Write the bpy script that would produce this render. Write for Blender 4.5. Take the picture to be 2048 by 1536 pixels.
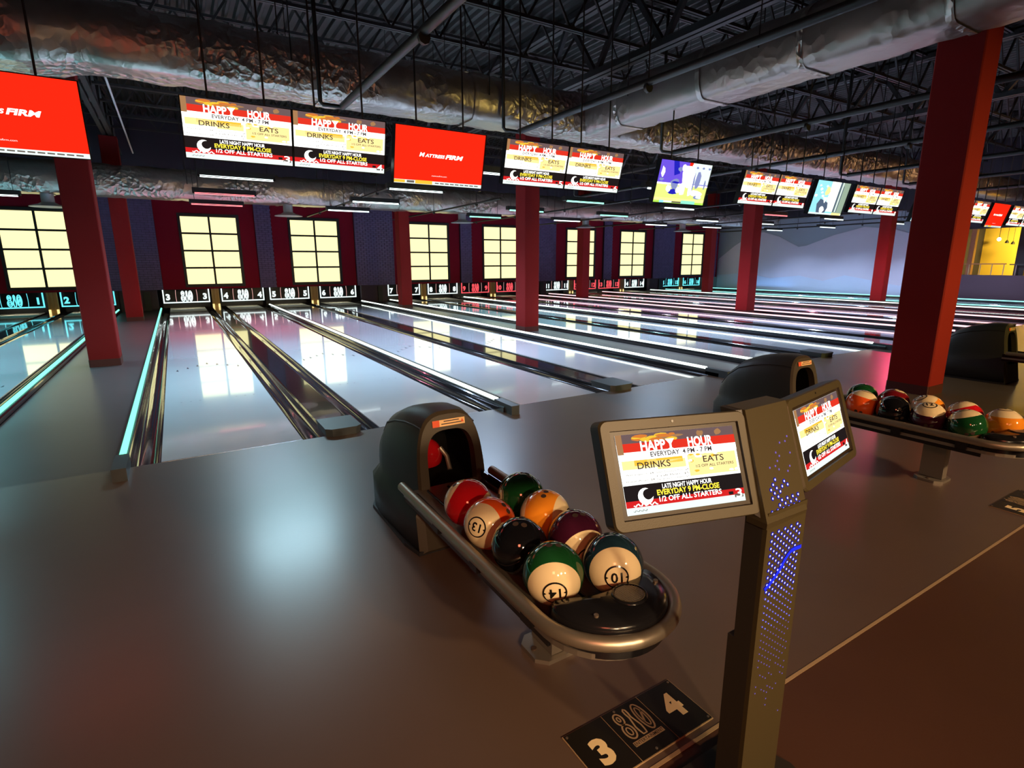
import bpy, math, random
from mathutils import Vector, Matrix
random.seed(7)
PI = math.pi
S = bpy.context.scene
for o in list(bpy.data.objects): bpy.data.objects.remove(o)
COL = S.collection

# ------------------------------------------------------------------ camera
F, PITCH, YAW, ROLL = 1087.9, 0.219, 0.546, -0.003
CAM = Vector((0.257, -4.851, 1.512))
fw = Vector((math.sin(YAW)*math.cos(PITCH), math.cos(YAW)*math.cos(PITCH), -math.sin(PITCH)))
rt = Vector((math.cos(YAW), -math.sin(YAW), 0)); up = rt.cross(fw)
c_, s_ = math.cos(ROLL), math.sin(ROLL)
rt, up = c_*rt + s_*up, -s_*rt + c_*up
cd = bpy.data.cameras.new('camera'); cam = bpy.data.objects.new('camera', cd); COL.objects.link(cam)
cd.sensor_width = 36; cd.lens = F/2048*36; cd.clip_start = 0.02; cd.clip_end = 200
cam.matrix_world = Matrix(((rt.x, up.x, -fw.x, CAM.x), (rt.y, up.y, -fw.y, CAM.y), (rt.z, up.z, -fw.z, CAM.z), (0, 0, 0, 1)))
S.camera = cam

# ------------------------------------------------------------------ view, world, big lights
S.view_settings.view_transform = 'Standard'; S.view_settings.look = 'None'
S.view_settings.gamma = 1.0; S.view_settings.use_curve_mapping = False
S.view_settings.exposure = 0.0
cy = S.cycles
cy.use_denoising = True
try: cy.denoiser = 'OPENIMAGEDENOISE'
except Exception: pass
cy.max_bounces = 6; cy.diffuse_bounces = 3; cy.glossy_bounces = 4; cy.sample_clamp_indirect = 6
cy.caustics_reflective = False; cy.caustics_refractive = False
W = bpy.data.worlds.new('world'); S.world = W; W.use_nodes = True
W.node_tree.nodes['Background'].inputs[0].default_value = (0.34, 0.24, 0.24, 1)
W.node_tree.nodes['Background'].inputs[1].default_value = 0.03

def area_light(name, loc, target, size, power, color, sy=None):
    l = bpy.data.lights.new(name, 'AREA'); l.energy = power; l.color = color; l.size = size
    if sy: l.shape = 'RECTANGLE'; l.size_y = sy
    o = bpy.data.objects.new(name, l); COL.objects.link(o); o.location = loc
    d = Vector(target) - Vector(loc)
    o.rotation_euler = d.to_track_quat('-Z', 'Y').to_euler()
    return o
# warm lamps of the lounge behind the photographer
def lamp(loc, target, size, power, color, spread=180):
    o = area_light('lounge_light', loc, target, size, power, color); o.data.spread = math.radians(spread)
for lx, lz in ((-.4, 2.7), (1.0, 3.0), (2.6, 2.8)):
    lamp((lx, -9.2, lz), (1.5, -3.4, 0.6), .22, 16, (1.0, 0.66, 0.36), 55)
lamp((5.6, -9.0, 2.9), (4.9, -2.8, 0.4), .25, 34, (1.0, 0.62, 0.32), 50)
lamp((-1.8, -8.2, 3.6), (.4, -4.2, 0), 1.0, 26, (1.0, 0.20, 0.10), 110)
lamp((8.6, -8.8, 2.6), (7.8, -2.0, 1.2), .6, 34, (1.0, 0.76, 0.20), 50)
lamp((24.5, -2.0, 4.2), (20.0, 0.0, 0.0), 2.0, 60, (1.0, 0.55, 0.25))

# ------------------------------------------------------------------ materials
M = {}
def mat(name, col=(.5,.5,.5), rough=.5, metal=0., emis=None, es=1., spec=.5, coat=0., coatr=.03, bump=None, var=None, ior=None):
    m = bpy.data.materials.new(name); m.use_nodes = True; M[name] = m
    nt = m.node_tree; b = nt.nodes['Principled BSDF']
    b.inputs['Base Color'].default_value = (*col, 1); b.inputs['Roughness'].default_value = rough
    b.inputs['Metallic'].default_value = metal; b.inputs['Specular IOR Level'].default_value = spec
    b.inputs['Coat Weight'].default_value = coat; b.inputs['Coat Roughness'].default_value = coatr
    if ior: b.inputs['IOR'].default_value = ior
    if emis: b.inputs['Emission Color'].default_value = (*emis, 1); b.inputs['Emission Strength'].default_value = es
    tc = None
    if bump or var:
        tc = nt.nodes.new('ShaderNodeTexCoord')
    if var:   # (scale, amount)
        n = nt.nodes.new('ShaderNodeTexNoise'); n.inputs['Scale'].default_value = var[0]; n.inputs['Detail'].default_value = 5
        nt.links.new(tc.outputs['Object'], n.inputs['Vector'])
        mx = nt.nodes.new('ShaderNodeMix'); mx.data_type = 'RGBA'
        mx.inputs['A'].default_value = (*[c*(1-var[1]) for c in col], 1); mx.inputs['B'].default_value = (*[min(1, c*(1+var[1])) for c in col], 1)
        nt.links.new(n.outputs['Fac'], mx.inputs['Factor']); nt.links.new(mx.outputs['Result'], b.inputs['Base Color'])
    if bump:  # (scale, strength, distance)
        n = nt.nodes.new('ShaderNodeTexNoise'); n.inputs['Scale'].default_value = bump[0]; n.inputs['Detail'].default_value = 6
        nt.links.new(tc.outputs['Object'], n.inputs['Vector'])
        bp = nt.nodes.new('ShaderNodeBump'); bp.inputs['Strength'].default_value = bump[1]; bp.inputs['Distance'].default_value = bump[2]
        nt.links.new(n.outputs['Fac'], bp.inputs['Height']); nt.links.new(bp.outputs['Normal'], b.inputs['Normal'])
    return m
def emit(name, col, s=1.):
    m = bpy.data.materials.new(name); m.use_nodes = True; M[name] = m
    nt = m.node_tree; nt.nodes.clear()
    e = nt.nodes.new('ShaderNodeEmission'); e.inputs[0].default_value = (*col, 1); e.inputs[1].default_value = s
    o = nt.nodes.new('ShaderNodeOutputMaterial'); nt.links.new(e.outputs[0], o.inputs[0])
    return m
mat('approach', (.118, .080, .062), .36, spec=.6, var=(3.0, .10), bump=(60, .10, .002), coat=.5, coatr=.25)
mat('lounge_floor', (.080, .036, .022), .38, var=(2.0, .2), bump=(90, .12, .002))
mat('walkway', (.085, .062, .062), .35, var=(3, .1), bump=(50, .1, .002))
mat('lane', (.84, .86, .93), .10, spec=.9, ior=1.6, coat=1.0, coatr=.045, var=(1.2, .04)); M['lane'].node_tree.nodes['Principled BSDF'].inputs['Coat IOR'].default_value = 1.75
mat('pindeck', (.85, .82, .72), .6, spec=.15)
mat('arrow_dark', (.02, .02, .04), .3)
mat('seam_metal', (.6, .6, .62), .25, metal=1.0, bump=(40, .4, .003))
mat('gutter', (.035, .03, .035), .10, spec=.8, coat=1., bump=(2.5, .25, .01))
mat('divider_black', (.015, .015, .018), .12, spec=.7, coat=.8)
mat('cap_plastic', (.05, .065, .075), .42)
mat('column_red', (.23, .013, .013), .8, spec=.15, var=(1.5, .12), bump=(90, .15, .002))
mat('column_foot', (.07, .012, .012), .5)
mat('wall_red', (.22, .006, .020), .8, spec=.15, var=(1, .12))
mat('brick', (.12, .085, .19), .75, var=(6, .35))
mat('mortar', (.012, .010, .022), .9)
mat('wall_dark', (.03, .025, .04), .8)
mat('wall_grey', (.30, .34, .42), .55, var=(.7, .06))
mat('mural_pink', (.62, .58, .72), .55, var=(.9, .08))
mat('mural_blue', (.58, .64, .84), .55, var=(.9, .08))
mat('wall_purple', (.055, .028, .045), .7)
mat('deck_metal', (.042, .039, .040), .55, metal=.3)
mat('joist_black', (.042, .038, .040), .55, metal=.3)
mat('pipe_black', (.03, .028, .028), .45, metal=.4)
mat('black_matte', (.008, .008, .010), .55)
mat('black_gloss', (.010, .010, .012), .18)
mat('conduit_pale', (.75, .72, .74), .5)
mat('duct', (.52, .46, .42), .33, metal=.8)
def crinkle(m, sc, st, dist):
    nt = m.node_tree; b = nt.nodes['Principled BSDF']; tc = nt.nodes.new('ShaderNodeTexCoord')
    n = nt.nodes.new('ShaderNodeTexNoise'); n.inputs['Scale'].default_value = sc*.45; n.inputs['Detail'].default_value = 3
    v = nt.nodes.new('ShaderNodeTexVoronoi'); v.feature = 'F1'; v.inputs['Scale'].default_value = sc
    mv = nt.nodes.new('ShaderNodeVectorMath'); mv.operation = 'MULTIPLY_ADD'; mv.inputs[1].default_value = (.25, .25, .25)
    nt.links.new(tc.outputs['Object'], n.inputs['Vector']); nt.links.new(n.outputs['Color'], mv.inputs[0]); nt.links.new(tc.outputs['Object'], mv.inputs[2])
    nt.links.new(mv.outputs[0], v.inputs['Vector'])
    ad = nt.nodes.new('ShaderNodeMath'); ad.operation = 'ADD'; nt.links.new(v.outputs['Distance'], ad.inputs[0]); nt.links.new(n.outputs['Fac'], ad.inputs[1])
    big = nt.nodes.new('ShaderNodeTexNoise'); big.inputs['Scale'].default_value = .9; nt.links.new(tc.outputs['Object'], big.inputs['Vector'])
    mr = nt.nodes.new('ShaderNodeMapRange'); mr.inputs[1].default_value = .42; mr.inputs[2].default_value = .60; mr.inputs[3].default_value = .12*st; mr.inputs[4].default_value = st
    nt.links.new(big.outputs['Fac'], mr.inputs[0])
    bp = nt.nodes.new('ShaderNodeBump'); bp.inputs['Distance'].default_value = dist; nt.links.new(mr.outputs[0], bp.inputs['Strength'])
    nt.links.new(ad.outputs[0], bp.inputs['Height']); nt.links.new(bp.outputs['Normal'], b.inputs['Normal'])
crinkle(M['duct'], 9, .9, .05)
mat('duct_plain', (.36, .30, .27), .38, metal=.75); crinkle(M['duct_plain'], 7, .28, .05)
mat('duct_smooth', (.66, .66, .66), .36, metal=.8, bump=(5, .45, .02))
mat('diffuser', (.45, .45, .48), .45, metal=.3)
mat('hood', (.020, .021, .026), .48, bump=(300, .35, .001))
mat('hood_face', (.048, .038, .024), .5, bump=(300, .3, .001))
mat('mouth_black', (.003, .003, .003), .9, spec=.1)
mat('steel', (.42, .37, .29), .40, metal=.8, bump=(30, .1, .002))
mat('steel_dull', (.36, .33, .28), .45, metal=.8)
mat('sticker', (.85, .55, .25), .6)
mat('sticker_red', (.75, .10, .03), .6)
mat('ball_cream', (.80, .66, .40), .08, coat=.6)
for n, c in dict(red=(.50, .008, .014), orange=(.80, .10, .015), amber=(.82, .28, .02), black=(.006, .006, .008), purple=(.045, .006, .020),
                 green=(.008, .065, .018), navy=(.012, .035, .055), maroon=(.16, .006, .010)).items():
    mat('ball_'+n, c, .07, coat=.7)
mat('ball_ink', (.008, .007, .006), .2)
mat('hole', (.05, .03, .02), .7)
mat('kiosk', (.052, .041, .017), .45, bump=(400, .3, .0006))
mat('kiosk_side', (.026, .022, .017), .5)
mat('kiosk_bezel', (.022, .014, .006), .4)
mat('plate_black', (.012, .010, .008), .35)
mat('print_cream', (.90, .74, .42), .5)
mat('print_tan', (.42, .30, .17), .5)
mat('screw', (.5, .4, .3), .4, metal=.9)
mat('yellow_lit_paint', (.62, .42, .16), .5)
mat('yellow_room', (.85, .55, .08), .7)
mat('wood_rail', (.35, .14, .06), .5)
mat('red_line', (.6, .03, .03), .5)
emit('pane', (1.35, 1.24, .60), 1.0)
emit('led_green', (.22, 1.0, .62), 1.7)
emit('led_white', (.86, 1.0, .90), 2.4)
emit('led_red', (1.0, .16, .20), 1.8)
emit('led_pink', (1.0, .55, .60), 2.0)
emit('led_cyan', (.30, 1.0, .90), 1.8)
emit('uv_white', (.85, 1.0, 1.0), 3.0)
emit('uv_green', (.38, 1.0, .80), 2.6)
emit('uv_red', (1.0, .25, .28), 2.2)
emit('glow_white', (.85, 1.0, .98), 1.3)
emit('glow_cyan', (.16, .85, .95), 1.2)
emit('glow_red', (1.0, .10, .12), 1.1)
emit('glow_pink', (1.0, .55, .50), .9)
mat('mask_panel', (.012, .020, .028), .4)
emit('pit_glow', (1.0, .95, .72), 14)
emit('scr_red', (1.0, .022, .006), 1.1)
emit('scr_white', (1.0, 1.0, .92), 2.1)
emit('scr_cream', (1.25, .98, .40), 1.0)
emit('txt_yellow', (1.0, .78, .06), 1.4)
emit('scr_yellow', (1.0, .62, .05), 1.0)
emit('scr_orange', (.95, .28, .05), .8)
emit('scr_tan', (.55, .28, .12), .8)
emit('scr_grey', (.22, .14, .14), .8)
emit('scr_black', (.018, .012, .012), 1.)
emit('scr_darkred', (.75, .02, .02), 1.)
emit('scr_pale', (.95, 1.1, 1.05), 1.)
emit('scr_ink', (.05, .03, .03), 1.)
emit('scr_ink_soft', (.16, .13, .11), 1.)
emit('scr_band', (.85, .04, .02), 1.)
emit('scr_purple', (.18, .10, .85), 1.)
emit('scr_navy', (.02, .02, .55), 1.)
emit('scr_slate', (.28, .32, .62), 1.)
emit('scr_green', (.50, .85, .10), 1.1)
emit('scr_lime', (.85, 1.0, .25), 1.1)
emit('scr_sky', (.35, .85, 1.0), 1.1)
emit('scr_suit', (.10, .14, .22), 1.)
emit('scr_sage', (.45, .60, .45), .8)
emit('scr_mint', (.35, 1.0, .75), 1.)
emit('led_blue', (.16, .16, 1.0), 2.2)
emit('led_blue_hot', (.50, .50, 1.0), 2.0)
emit('led_halo', (.02, .02, .75), .55)
emit('led_blue_dim', (.30, .18, .70), .8)
emit('swoosh_blue', (.02, .03, 1.0), 1.2)
emit('lamp_yellow', (1.0, .75, .12), 1.3)
emit('lamp_hot', (1.0, .95, .6), 6)

# ------------------------------------------------------------------ geometry helpers
class MB:
    def __init__(s): s.v = []; s.f = []; s.m = []; s.mats = []; s.sm = []
    def mi(s, m):
        if m not in s.mats: s.mats.append(m)
        return s.mats.index(m)
    def add(s, vs, fs, m, smooth=False):
        b = len(s.v); s.v += [tuple(v) for v in vs]; k = s.mi(m)
        for f in fs: s.f.append([b+i for i in f]); s.m.append(k); s.sm.append(smooth)
        return s
    def box(s, x0, x1, y0, y1, z0, z1, m):
        vs = [(x, y, z) for z in (z0, z1) for y in (y0, y1) for x in (x0, x1)]
        return s.add(vs, [(0,2,3,1), (4,5,7,6), (0,1,5,4), (2,6,7,3), (0,4,6,2), (1,3,7,5)], m)
    def bar(s, p, q, w, h, m):
        p, q = Vector(p), Vector(q); d = (q-p).normalized()
        a = d.cross(Vector((0,0,1)))
        if a.length < 1e-3: a = Vector((1,0,0))
        a.normalize(); b = a.cross(d)
        vs = [e + a*i*w/2 + b*j*h/2 for e in (p, q) for i, j in ((-1,-1), (1,-1), (1,1), (-1,1))]
        return s.add(vs, [(0,1,2,3), (7,6,5,4), (0,4,5,1), (1,5,6,2), (2,6,7,3), (3,7,4,0)], m)
    def tube(s, path, r, m, n=10, closed=False, caps=True):
        P = [Vector(p) for p in path]; N = len(P); rings = []
        ref = None
        for i in range(N):
            if closed: d = P[(i+1) % N] - P[i-1]
            else: d = P[min(i+1, N-1)] - P[max(i-1, 0)]
            d.normalize()
            if ref is None:
                ref = Vector((0,0,1)) if abs(d.z) < .9 else Vector((1,0,0))
            a = d.cross(ref)
            if a.length < 1e-4: a = d.cross(Vector((0,1,0)))
            a.normalize(); b = a.cross(d); ref = b
            rr = r[i] if isinstance(r, (list, tuple)) else r
            rings.append([P[i] + (a*math.cos(2*PI*k/n) + b*math.sin(2*PI*k/n))*rr for k in range(n)])
        vs = [v for R_ in rings for v in R_]; fs = []
        for i in range(N if closed else N-1):
            j = (i+1) % N
            for k in range(n): fs.append((i*n+k, i*n+(k+1)%n, j*n+(k+1)%n, j*n+k))
        s.add(vs, fs, m, True)
        if caps and not closed:
            s.add(rings[0], [tuple(range(n))], m); s.add(rings[-1], [tuple(range(n))[::-1]], m)
        return s
    def loft(s, rings, m, smooth=True, close=True, cap0=False, cap1=False):
        n = len(rings[0]); vs = [v for R_ in rings for v in R_]; fs = []
        for i in range(len(rings)-1):
            for k in range(n if close else n-1):
                fs.append((i*n+k, i*n+(k+1)%n, (i+1)*n+(k+1)%n, (i+1)*n+k))
        s.add(vs, fs, m, smooth)
        if cap0: s.add(rings[0], [tuple(range(n))[::-1]], m)
        if cap1: s.add(rings[-1], [tuple(range(n))], m)
        return s
    def prism(s, poly, z0, z1, m):   # poly in xy
        n = len(poly)
        vs = [(x, y, z0) for x, y in poly] + [(x, y, z1) for x, y in poly]
        fs = [tuple(range(n))[::-1], tuple(range(n, 2*n))] + [(i, (i+1)%n, n+(i+1)%n, n+i) for i in range(n)]
        return s.add(vs, fs, m)
    def xf(s, fn): s.v = [tuple(fn(Vector(v))) for v in s.v]; return s
    def mesh(s, name):
        me = bpy.data.meshes.new(name); me.from_pydata(s.v, [], s.f)
        for m in s.mats: me.materials.append(M[m])
        me.polygons.foreach_set('material_index', s.m); me.polygons.foreach_set('use_smooth', s.sm)
        me.update(); return me
    def build(s, name, parent=None, loc=None, **kw):
        o = bpy.data.objects.new(name, s.mesh(name)); COL.objects.link(o)
        if parent: o.parent = parent
        if loc: o.location = loc
        for k, v in kw.items(): o[k] = v
        return o
def thing(name, label, cat, loc=(0,0,0), group=None, rz=0):
    o = bpy.data.objects.new(name, None); COL.objects.link(o); o.location = loc; o.rotation_euler = (0, 0, rz)
    o.empty_display_size = .1
    o['label'] = label; o['category'] = cat
    if group: o['group'] = group
    return o
def struct(name, mb, parent=None, loc=None):
    o = mb.build(name, parent, loc); o['kind'] = 'structure'; return o
def copy_tree(o, parent=None):
    c = o.copy(); COL.objects.link(c); c.parent = parent
    for ch in list(o.children): copy_tree(ch, c)
    return c
def inst(name, mesh, parent=None, loc=(0,0,0), rot=(0,0,0)):
    o = bpy.data.objects.new(name, mesh); COL.objects.link(o); o.parent = parent; o.location = loc; o.rotation_euler = rot
    return o
_tc = {}
def text_geo(txt, bold=0.0, shear=0.0, res=3):
    k = (txt, bold, shear)
    if k in _tc: return _tc[k]
    cu = bpy.data.curves.new('t', 'FONT'); cu.body = txt; cu.size = 1; cu.offset = bold; cu.resolution_u = res; cu.shear = shear
    cu.fill_mode = 'FRONT'
    ob = bpy.data.objects.new('t', cu); me = bpy.data.meshes.new_from_object(ob)
    vs = [(v.co.x, v.co.y) for v in me.vertices]; fs = [tuple(p.vertices) for p in me.polygons]
    bpy.data.objects.remove(ob); bpy.data.curves.remove(cu); bpy.data.meshes.remove(me)
    xs = [v[0] for v in vs]; ys = [v[1] for v in vs]
    x0, x1, y0, y1 = min(xs), max(xs), min(ys), max(ys)
    vs = [((x-x0)/(x1-x0), (y-y0)/(y1-y0)) for x, y in vs]     # unit box
    _tc[k] = (vs, fs, (x1-x0)/(y1-y0)); return _tc[k]
def put_text(mb, txt, u0, u1, v0, v1, m, z=0, bold=0.0, shear=0.0, keep=False):
    """text fitted to the box u0..u1, v0..v1 of the xy plane (v up)"""
    vs, fs, asp = text_geo(txt, bold, shear)
    if keep:
        w = (v1-v0)*asp; c = (u0+u1)/2; u0, u1 = c-w/2, c+w/2
    mb.add([(u0+x*(u1-u0), v0+y*(v1-v0), z) for x, y in vs], fs, m)
def flat(mb, pts, m, z=0): mb.add([(x, y, z) for x, y in pts], [tuple(range(len(pts)))], m)
def rect(mb, u0, u1, v0, v1, m, z=0): flat(mb, [(u0,v0), (u1,v0), (u1,v1), (u0,v1)], m, z)
def ring2d(mb, cx, cy, r0, r1, m, z=0, n=28, sx=1., a0=0, a1=2*PI, tilt=0):
    full = abs(a1-a0-2*PI) < 1e-6; k = n if full else n+1
    A = [a0+(a1-a0)*i/n for i in range(k)]
    o = [(cx+sx*r1*math.cos(a), cy+r1*math.sin(a), z) for a in A]; i_ = [(cx+sx*r0*math.cos(a), cy+r0*math.sin(a), z) for a in A]
    mb.add(o+i_, [(i, (i+1)%k, k+(i+1)%k, k+i) for i in range(k if full else k-1)], m)
def stroke(mb, pts, w, m, z=0, closed=False):
    n = len(pts); L = []; R_ = []
    for i in range(n):
        a = Vector(pts[(i-1) % n] if closed or i > 0 else pts[i]); b = Vector(pts[(i+1) % n] if closed or i < n-1 else pts[i])
        d = (b-a).normalized(); p = Vector((-d.y, d.x))*w/2; c = Vector(pts[i])
        L.append((c.x+p.x, c.y+p.y, z)); R_.append((c.x-p.x, c.y-p.y, z))
    mb.add(L+R_, [(i, (i+1)%n, n+(i+1)%n, n+i) for i in range(n if closed else n-1)], m)
def logo(mb, x0, x1, y0, y1, m, z=0, lw=.05):
    """outlined 8, a pin, a slashed 0 in the given box"""
    Wd, H = x1-x0, y1-y0
    def P(x, y): return (x0+x*Wd, y0+y*H)
    def loop(cx, cy, rx, ry, n=20): return [P(cx+rx*math.cos(2*PI*i/n), cy+ry*math.sin(2*PI*i/n)) for i in range(n)]
    w = lw*H
    stroke(mb, loop(.17, .76, .125, .22, 18), w, m, z, True); stroke(mb, loop(.17, .28, .155, .27, 20), w, m, z, True)
    stroke(mb, loop(.17, .77, .045, .09, 10), w*.8, m, z, True); stroke(mb, loop(.17, .28, .07, .14, 12), w*.8, m, z, True)
    prof = [(0, .05), (.06, .0), (.085, .15), (.095, .30), (.06, .50), (.032, .66), (.05, .82), (.042, .95), (0, 1.)]
    pin = [P(.5+x, y) for x, y in prof[1:-1]]+[P(.5, 1.0)]+[P(.5-x, y) for x, y in prof[1:-1][::-1]]
    stroke(mb, pin, w, m, z, True)
    stroke(mb, loop(.83, .5, .16, .5), w, m, z, True); stroke(mb, loop(.83, .5, .085, .36, 16), w*.8, m, z, True)
    stroke(mb, [P(.765, .32), P(.895, .68)], w*1.1, m, z)

# ------------------------------------------------------------------ layout constants
LW = 1.0541; PER = 7.802
LX = [0, 1.748, 3.326, 5.11]              # left edges of four lanes of one bay
LANES = {1: LX[2]-PER, 2: LX[3]-PER}
for k in range(4):
    for i in range(4):
        n = 3+4*k+i
        if n <= 16: LANES[n] = LX[i]+PER*k
YM, YW = 17.05, 16.36                      # masking units, windowed wall
PAIRC = [(1.401, '3'), (4.745, '5')]       # pair centres
XR = 27.0                                  # right wall
CEIL = 5.95
# colours by lane
MASKC = {1:'glow_cyan', 2:'glow_cyan', 3:'glow_white', 4:'glow_white', 5:'glow_white', 6:'glow_white', 7:'glow_white', 8:'glow_white',
         9:'glow_red', 10:'glow_red', 11:'glow_white', 12:'glow_red', 13:'glow_red', 14:'glow_white', 15:'glow_cyan', 16:'glow_cyan'}

# ------------------------------------------------------------------ shell
mb = MB(); mb.box(-12, 31, -3.9, 0, -.12, 0, 'approach')
for x in (-3.4, -1.0, 1.4, 3.8, 6.2, 8.6, 11.0): pass
floor = struct('floor', mb)
mb = MB(); mb.box(-12, 31, -10, -3.905, -.12, .0, 'lounge_floor'); f2 = struct('floor', mb)
mb = MB(); mb.box(-12, 31, -3.909, -3.897, -.01, .002, 'print_tan'); struct('trim_1', mb)
mb = MB(); mb.box(-12, 31, 0, 18.6, -.3, -.16, 'black_matte'); struct('floor', mb)
# walkways in the column bays (0.5 mm joints between the approach boards)
for k in range(-1, 3):
    mb = MB(); mb.box(6.46+PER*k, 7.50+PER*k, 0, 16.9, -.16, 0, 'walkway'); struct('floor', mb)
mb = MB(); mb.box(-12, 31, -10, 18.6, CEIL+.1, CEIL+.16, 'deck_metal')
x = -12; prof = []
while x < 31:
    prof += [(x, CEIL+.06), (x+.05, CEIL+.06), (x+.08, CEIL), (x+.12, CEIL), (x+.15, CEIL+.06)]; x += .18
vs = [(a, y, b) for y in (-10, 18.6) for a, b in prof]; n = len(prof)
mb.add(vs, [(i, i+1, n+i+1, n+i) for i in range(n-1)], 'deck_metal'); struct('ceiling', mb)
mb = MB(); mb.box(-12.2, -12, -10, 18.6, -.3, 6.1, 'wall_dark'); struct('wall_left', mb)
mb = MB(); mb.box(-12, 31, -10.2, -10, -.3, 6.1, 'wall_dark'); struct('wall_behind', mb)
mb = MB(); mb.box(-12, 31, 18.4, 18.6, -.3, 6.1, 'wall_dark'); struct('wall_pit', mb)

# windowed far wall: red fields, brick fields, windows
ZB, ZT = .69, 3.75
mb = MB(); mb.box(-12, XR, YW+.10, YW+.30, ZB, 6.0, 'wall_dark'); farw = struct('wall_far', mb)
mb = MB()
fields = []          # (x0, x1, kind)
for k in range(-1, 4):
    o = PER*k
    fields += [(-.10+o, 2.80+o, 'r', .613+o), (2.80+o, 3.33+o, 'b', None), (3.33+o, 6.20+o, 'r', 3.96+o), (6.20+o, 7.70+o, 'b', None)]
wi = 0; frameM = None; paneM = {}
def brick_mesh(w, h):
    b = MB(); b.box(0, w, .05, .12, 0, h, 'mortar')
    rows = int(h/.072); bw = .205
    for r in range(rows):
        x = -(bw/2 if r % 2 else 0)
        while x < w-.01:
            a, c = max(x, 0)+.004, min(x+bw, w)-.004
            if c-a > .03:
                d = random.uniform(0, .010); z0 = r*.072+.004; z1 = z0+.064
                b.add([(a,.0+d,z0), (c,.0+d,z0), (c,.0+d,z1), (a,.0+d,z1), (a,.05,z0), (c,.05,z0), (c,.05,z1), (a,.05,z1)],
                      [(0,1,2,3), (4,5,1,0), (3,2,6,7), (4,0,3,7), (1,5,6,2)], 'brick')
            x += bw
    return b
bcache = {}
for x0, x1, kind, wx in fields:
    if x0 > XR-.1: continue
    x1 = min(x1, XR)
    if kind == 'r':
        mb = MB()
        if wx+1.7 > XR: wx = None
        if wx is None: mb.box(x0, x1, YW+.02, YW+.10, ZB, ZT, 'wall_red')
        else:
            a, b, c, d = wx-.08, wx+1.715, .75, 3.12
            mb.box(x0, a, YW+.02, YW+.10, ZB, ZT, 'wall_red'); mb.box(b, x1, YW+.02, YW+.10, ZB, ZT, 'wall_red')
            mb.box(a, b, YW+.02, YW+.10, ZB, c, 'wall_red'); mb.box(a, b, YW+.02, YW+.10, d, ZT, 'wall_red')
        mb.build('red_panel', farw)
        if wx is None: continue
        wi += 1
        if frameM is None:
            fr = MB(); w, h = 1.635, 2.21
            fr.box(-.08, w+.08, .05, .10, -.08, h+.08, 'black_matte')
            for q in (( -.08, 0, -.08, h+.08), (w, w+.08, -.08, h+.08), (0, w, -.08, 0), (0, w, h, h+.08), (w/2-.03, w/2+.03, 0, h)):
                fr.box(q[0], q[1], 0, .05, q[2], q[3], 'black_matte')
            for j in (1, 2, 3): fr.box(0, w, .0, .05, j*h/4-.03, j*h/4+.03, 'black_matte')
            frameM = fr.mesh('window_frame')
            pn = MB(); pn.box(0, w/2-.03, .03, .045, 0, h/4-.045, 'pane'); paneM = pn.mesh('pane')
        wo = bpy.data.objects.new('window_%d' % wi, frameM); COL.objects.link(wo); wo.location = (wx, YW-.01, .832); wo['kind'] = 'structure'
        for r in range(4):
            for c in range(2):
                inst('pane', paneM, wo, (c*(1.635/2+.03)*.9816, 0, r*2.21/4+.022))
    else:
        key = round(x1-x0, 2)
        if key not in bcache: bcache[key] = brick_mesh(x1-x0, ZT-ZB).mesh('brick')
        o = inst('brick', bcache[key], farw, (x0, YW-.10, ZB)); o['kind'] = 'stuff'
# dark header above the windows
mb = MB(); mb.box(-12, XR, YW-.12, YW+.10, ZT, ZT+.25, 'wall_dark'); mb.build('header_board', farw)
# lower dark panels and service doors under the wall between the bays
for k in range(-1, 3):
    o = PER*k
    mb = MB(); mb.box(6.47+o, 7.50+o, 16.75, 16.95, 0, .72, 'wall_purple'); mb.box(7.12+o, 7.30+o, 16.70, 16.75, 0, .62, 'black_matte'); struct('wall_far', mb)

# right wall with the mountain mural
mb = MB(); mb.box(XR, XR+.2, 5.0, 18.4, 0, 3.62, 'wall_grey'); mb.box(XR, XR+.2, 5.0, 18.4, 3.62, 6.0, 'wall_dark'); wr = struct('wall_right', mb)
def mural(pts, m, dx, name):
    b = MB(); n = len(pts)
    b.add([(XR-dx, y, z) for y, z in pts]+[(XR+.01, y, z) for y, z in pts], [tuple(range(n))]+[(i, (i+1)%n, n+(i+1)%n, n+i) for i in range(n)], m)
    b.build(name, wr)
mural([(16.3,.02),(16.3,1.7),(15.3,2.4),(14.2,3.0),(13.6,3.05),(12.7,2.8),(11.6,2.25),(11.2,2.3),(9.9,2.75),(8.6,3.05),(7.4,2.9),(6.2,2.5),(5.1,2.2),(5.1,.02)], 'mural_pink', .012, 'mountain_range')
mural([(16.3,.02),(16.3,.8),(14.5,.95),(13,.7),(11.4,.85),(10.2,.62),(9.2,.9),(8.3,.75),(6.9,.5),(5.1,.65),(5.1,.02)], 'mural_blue', .022, 'foothill_range')
t = thing('added_wash_light', 'low blue wash light added on the floor at the foot of the mural wall', 'light fixture', (26.72, 13.2, 0))  # added lamp that turns the foot of the mural wall blue
b = MB(); b.box(-.05, .05, -1.6, 1.6, 0, .07, 'black_matte'); b.build('housing', t)
l = bpy.data.lights.new('added_wash_glow', 'AREA'); l.shape = 'RECTANGLE'; l.size = .06; l.size_y = 3.0; l.energy = 16; l.color = (.22, .50, 1.0)
lo = bpy.data.objects.new('added_wash_glow', l); COL.objects.link(lo); lo.parent = t; lo.location = (0, 0, .09); lo.rotation_euler = (0, PI-.5, 0)
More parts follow.
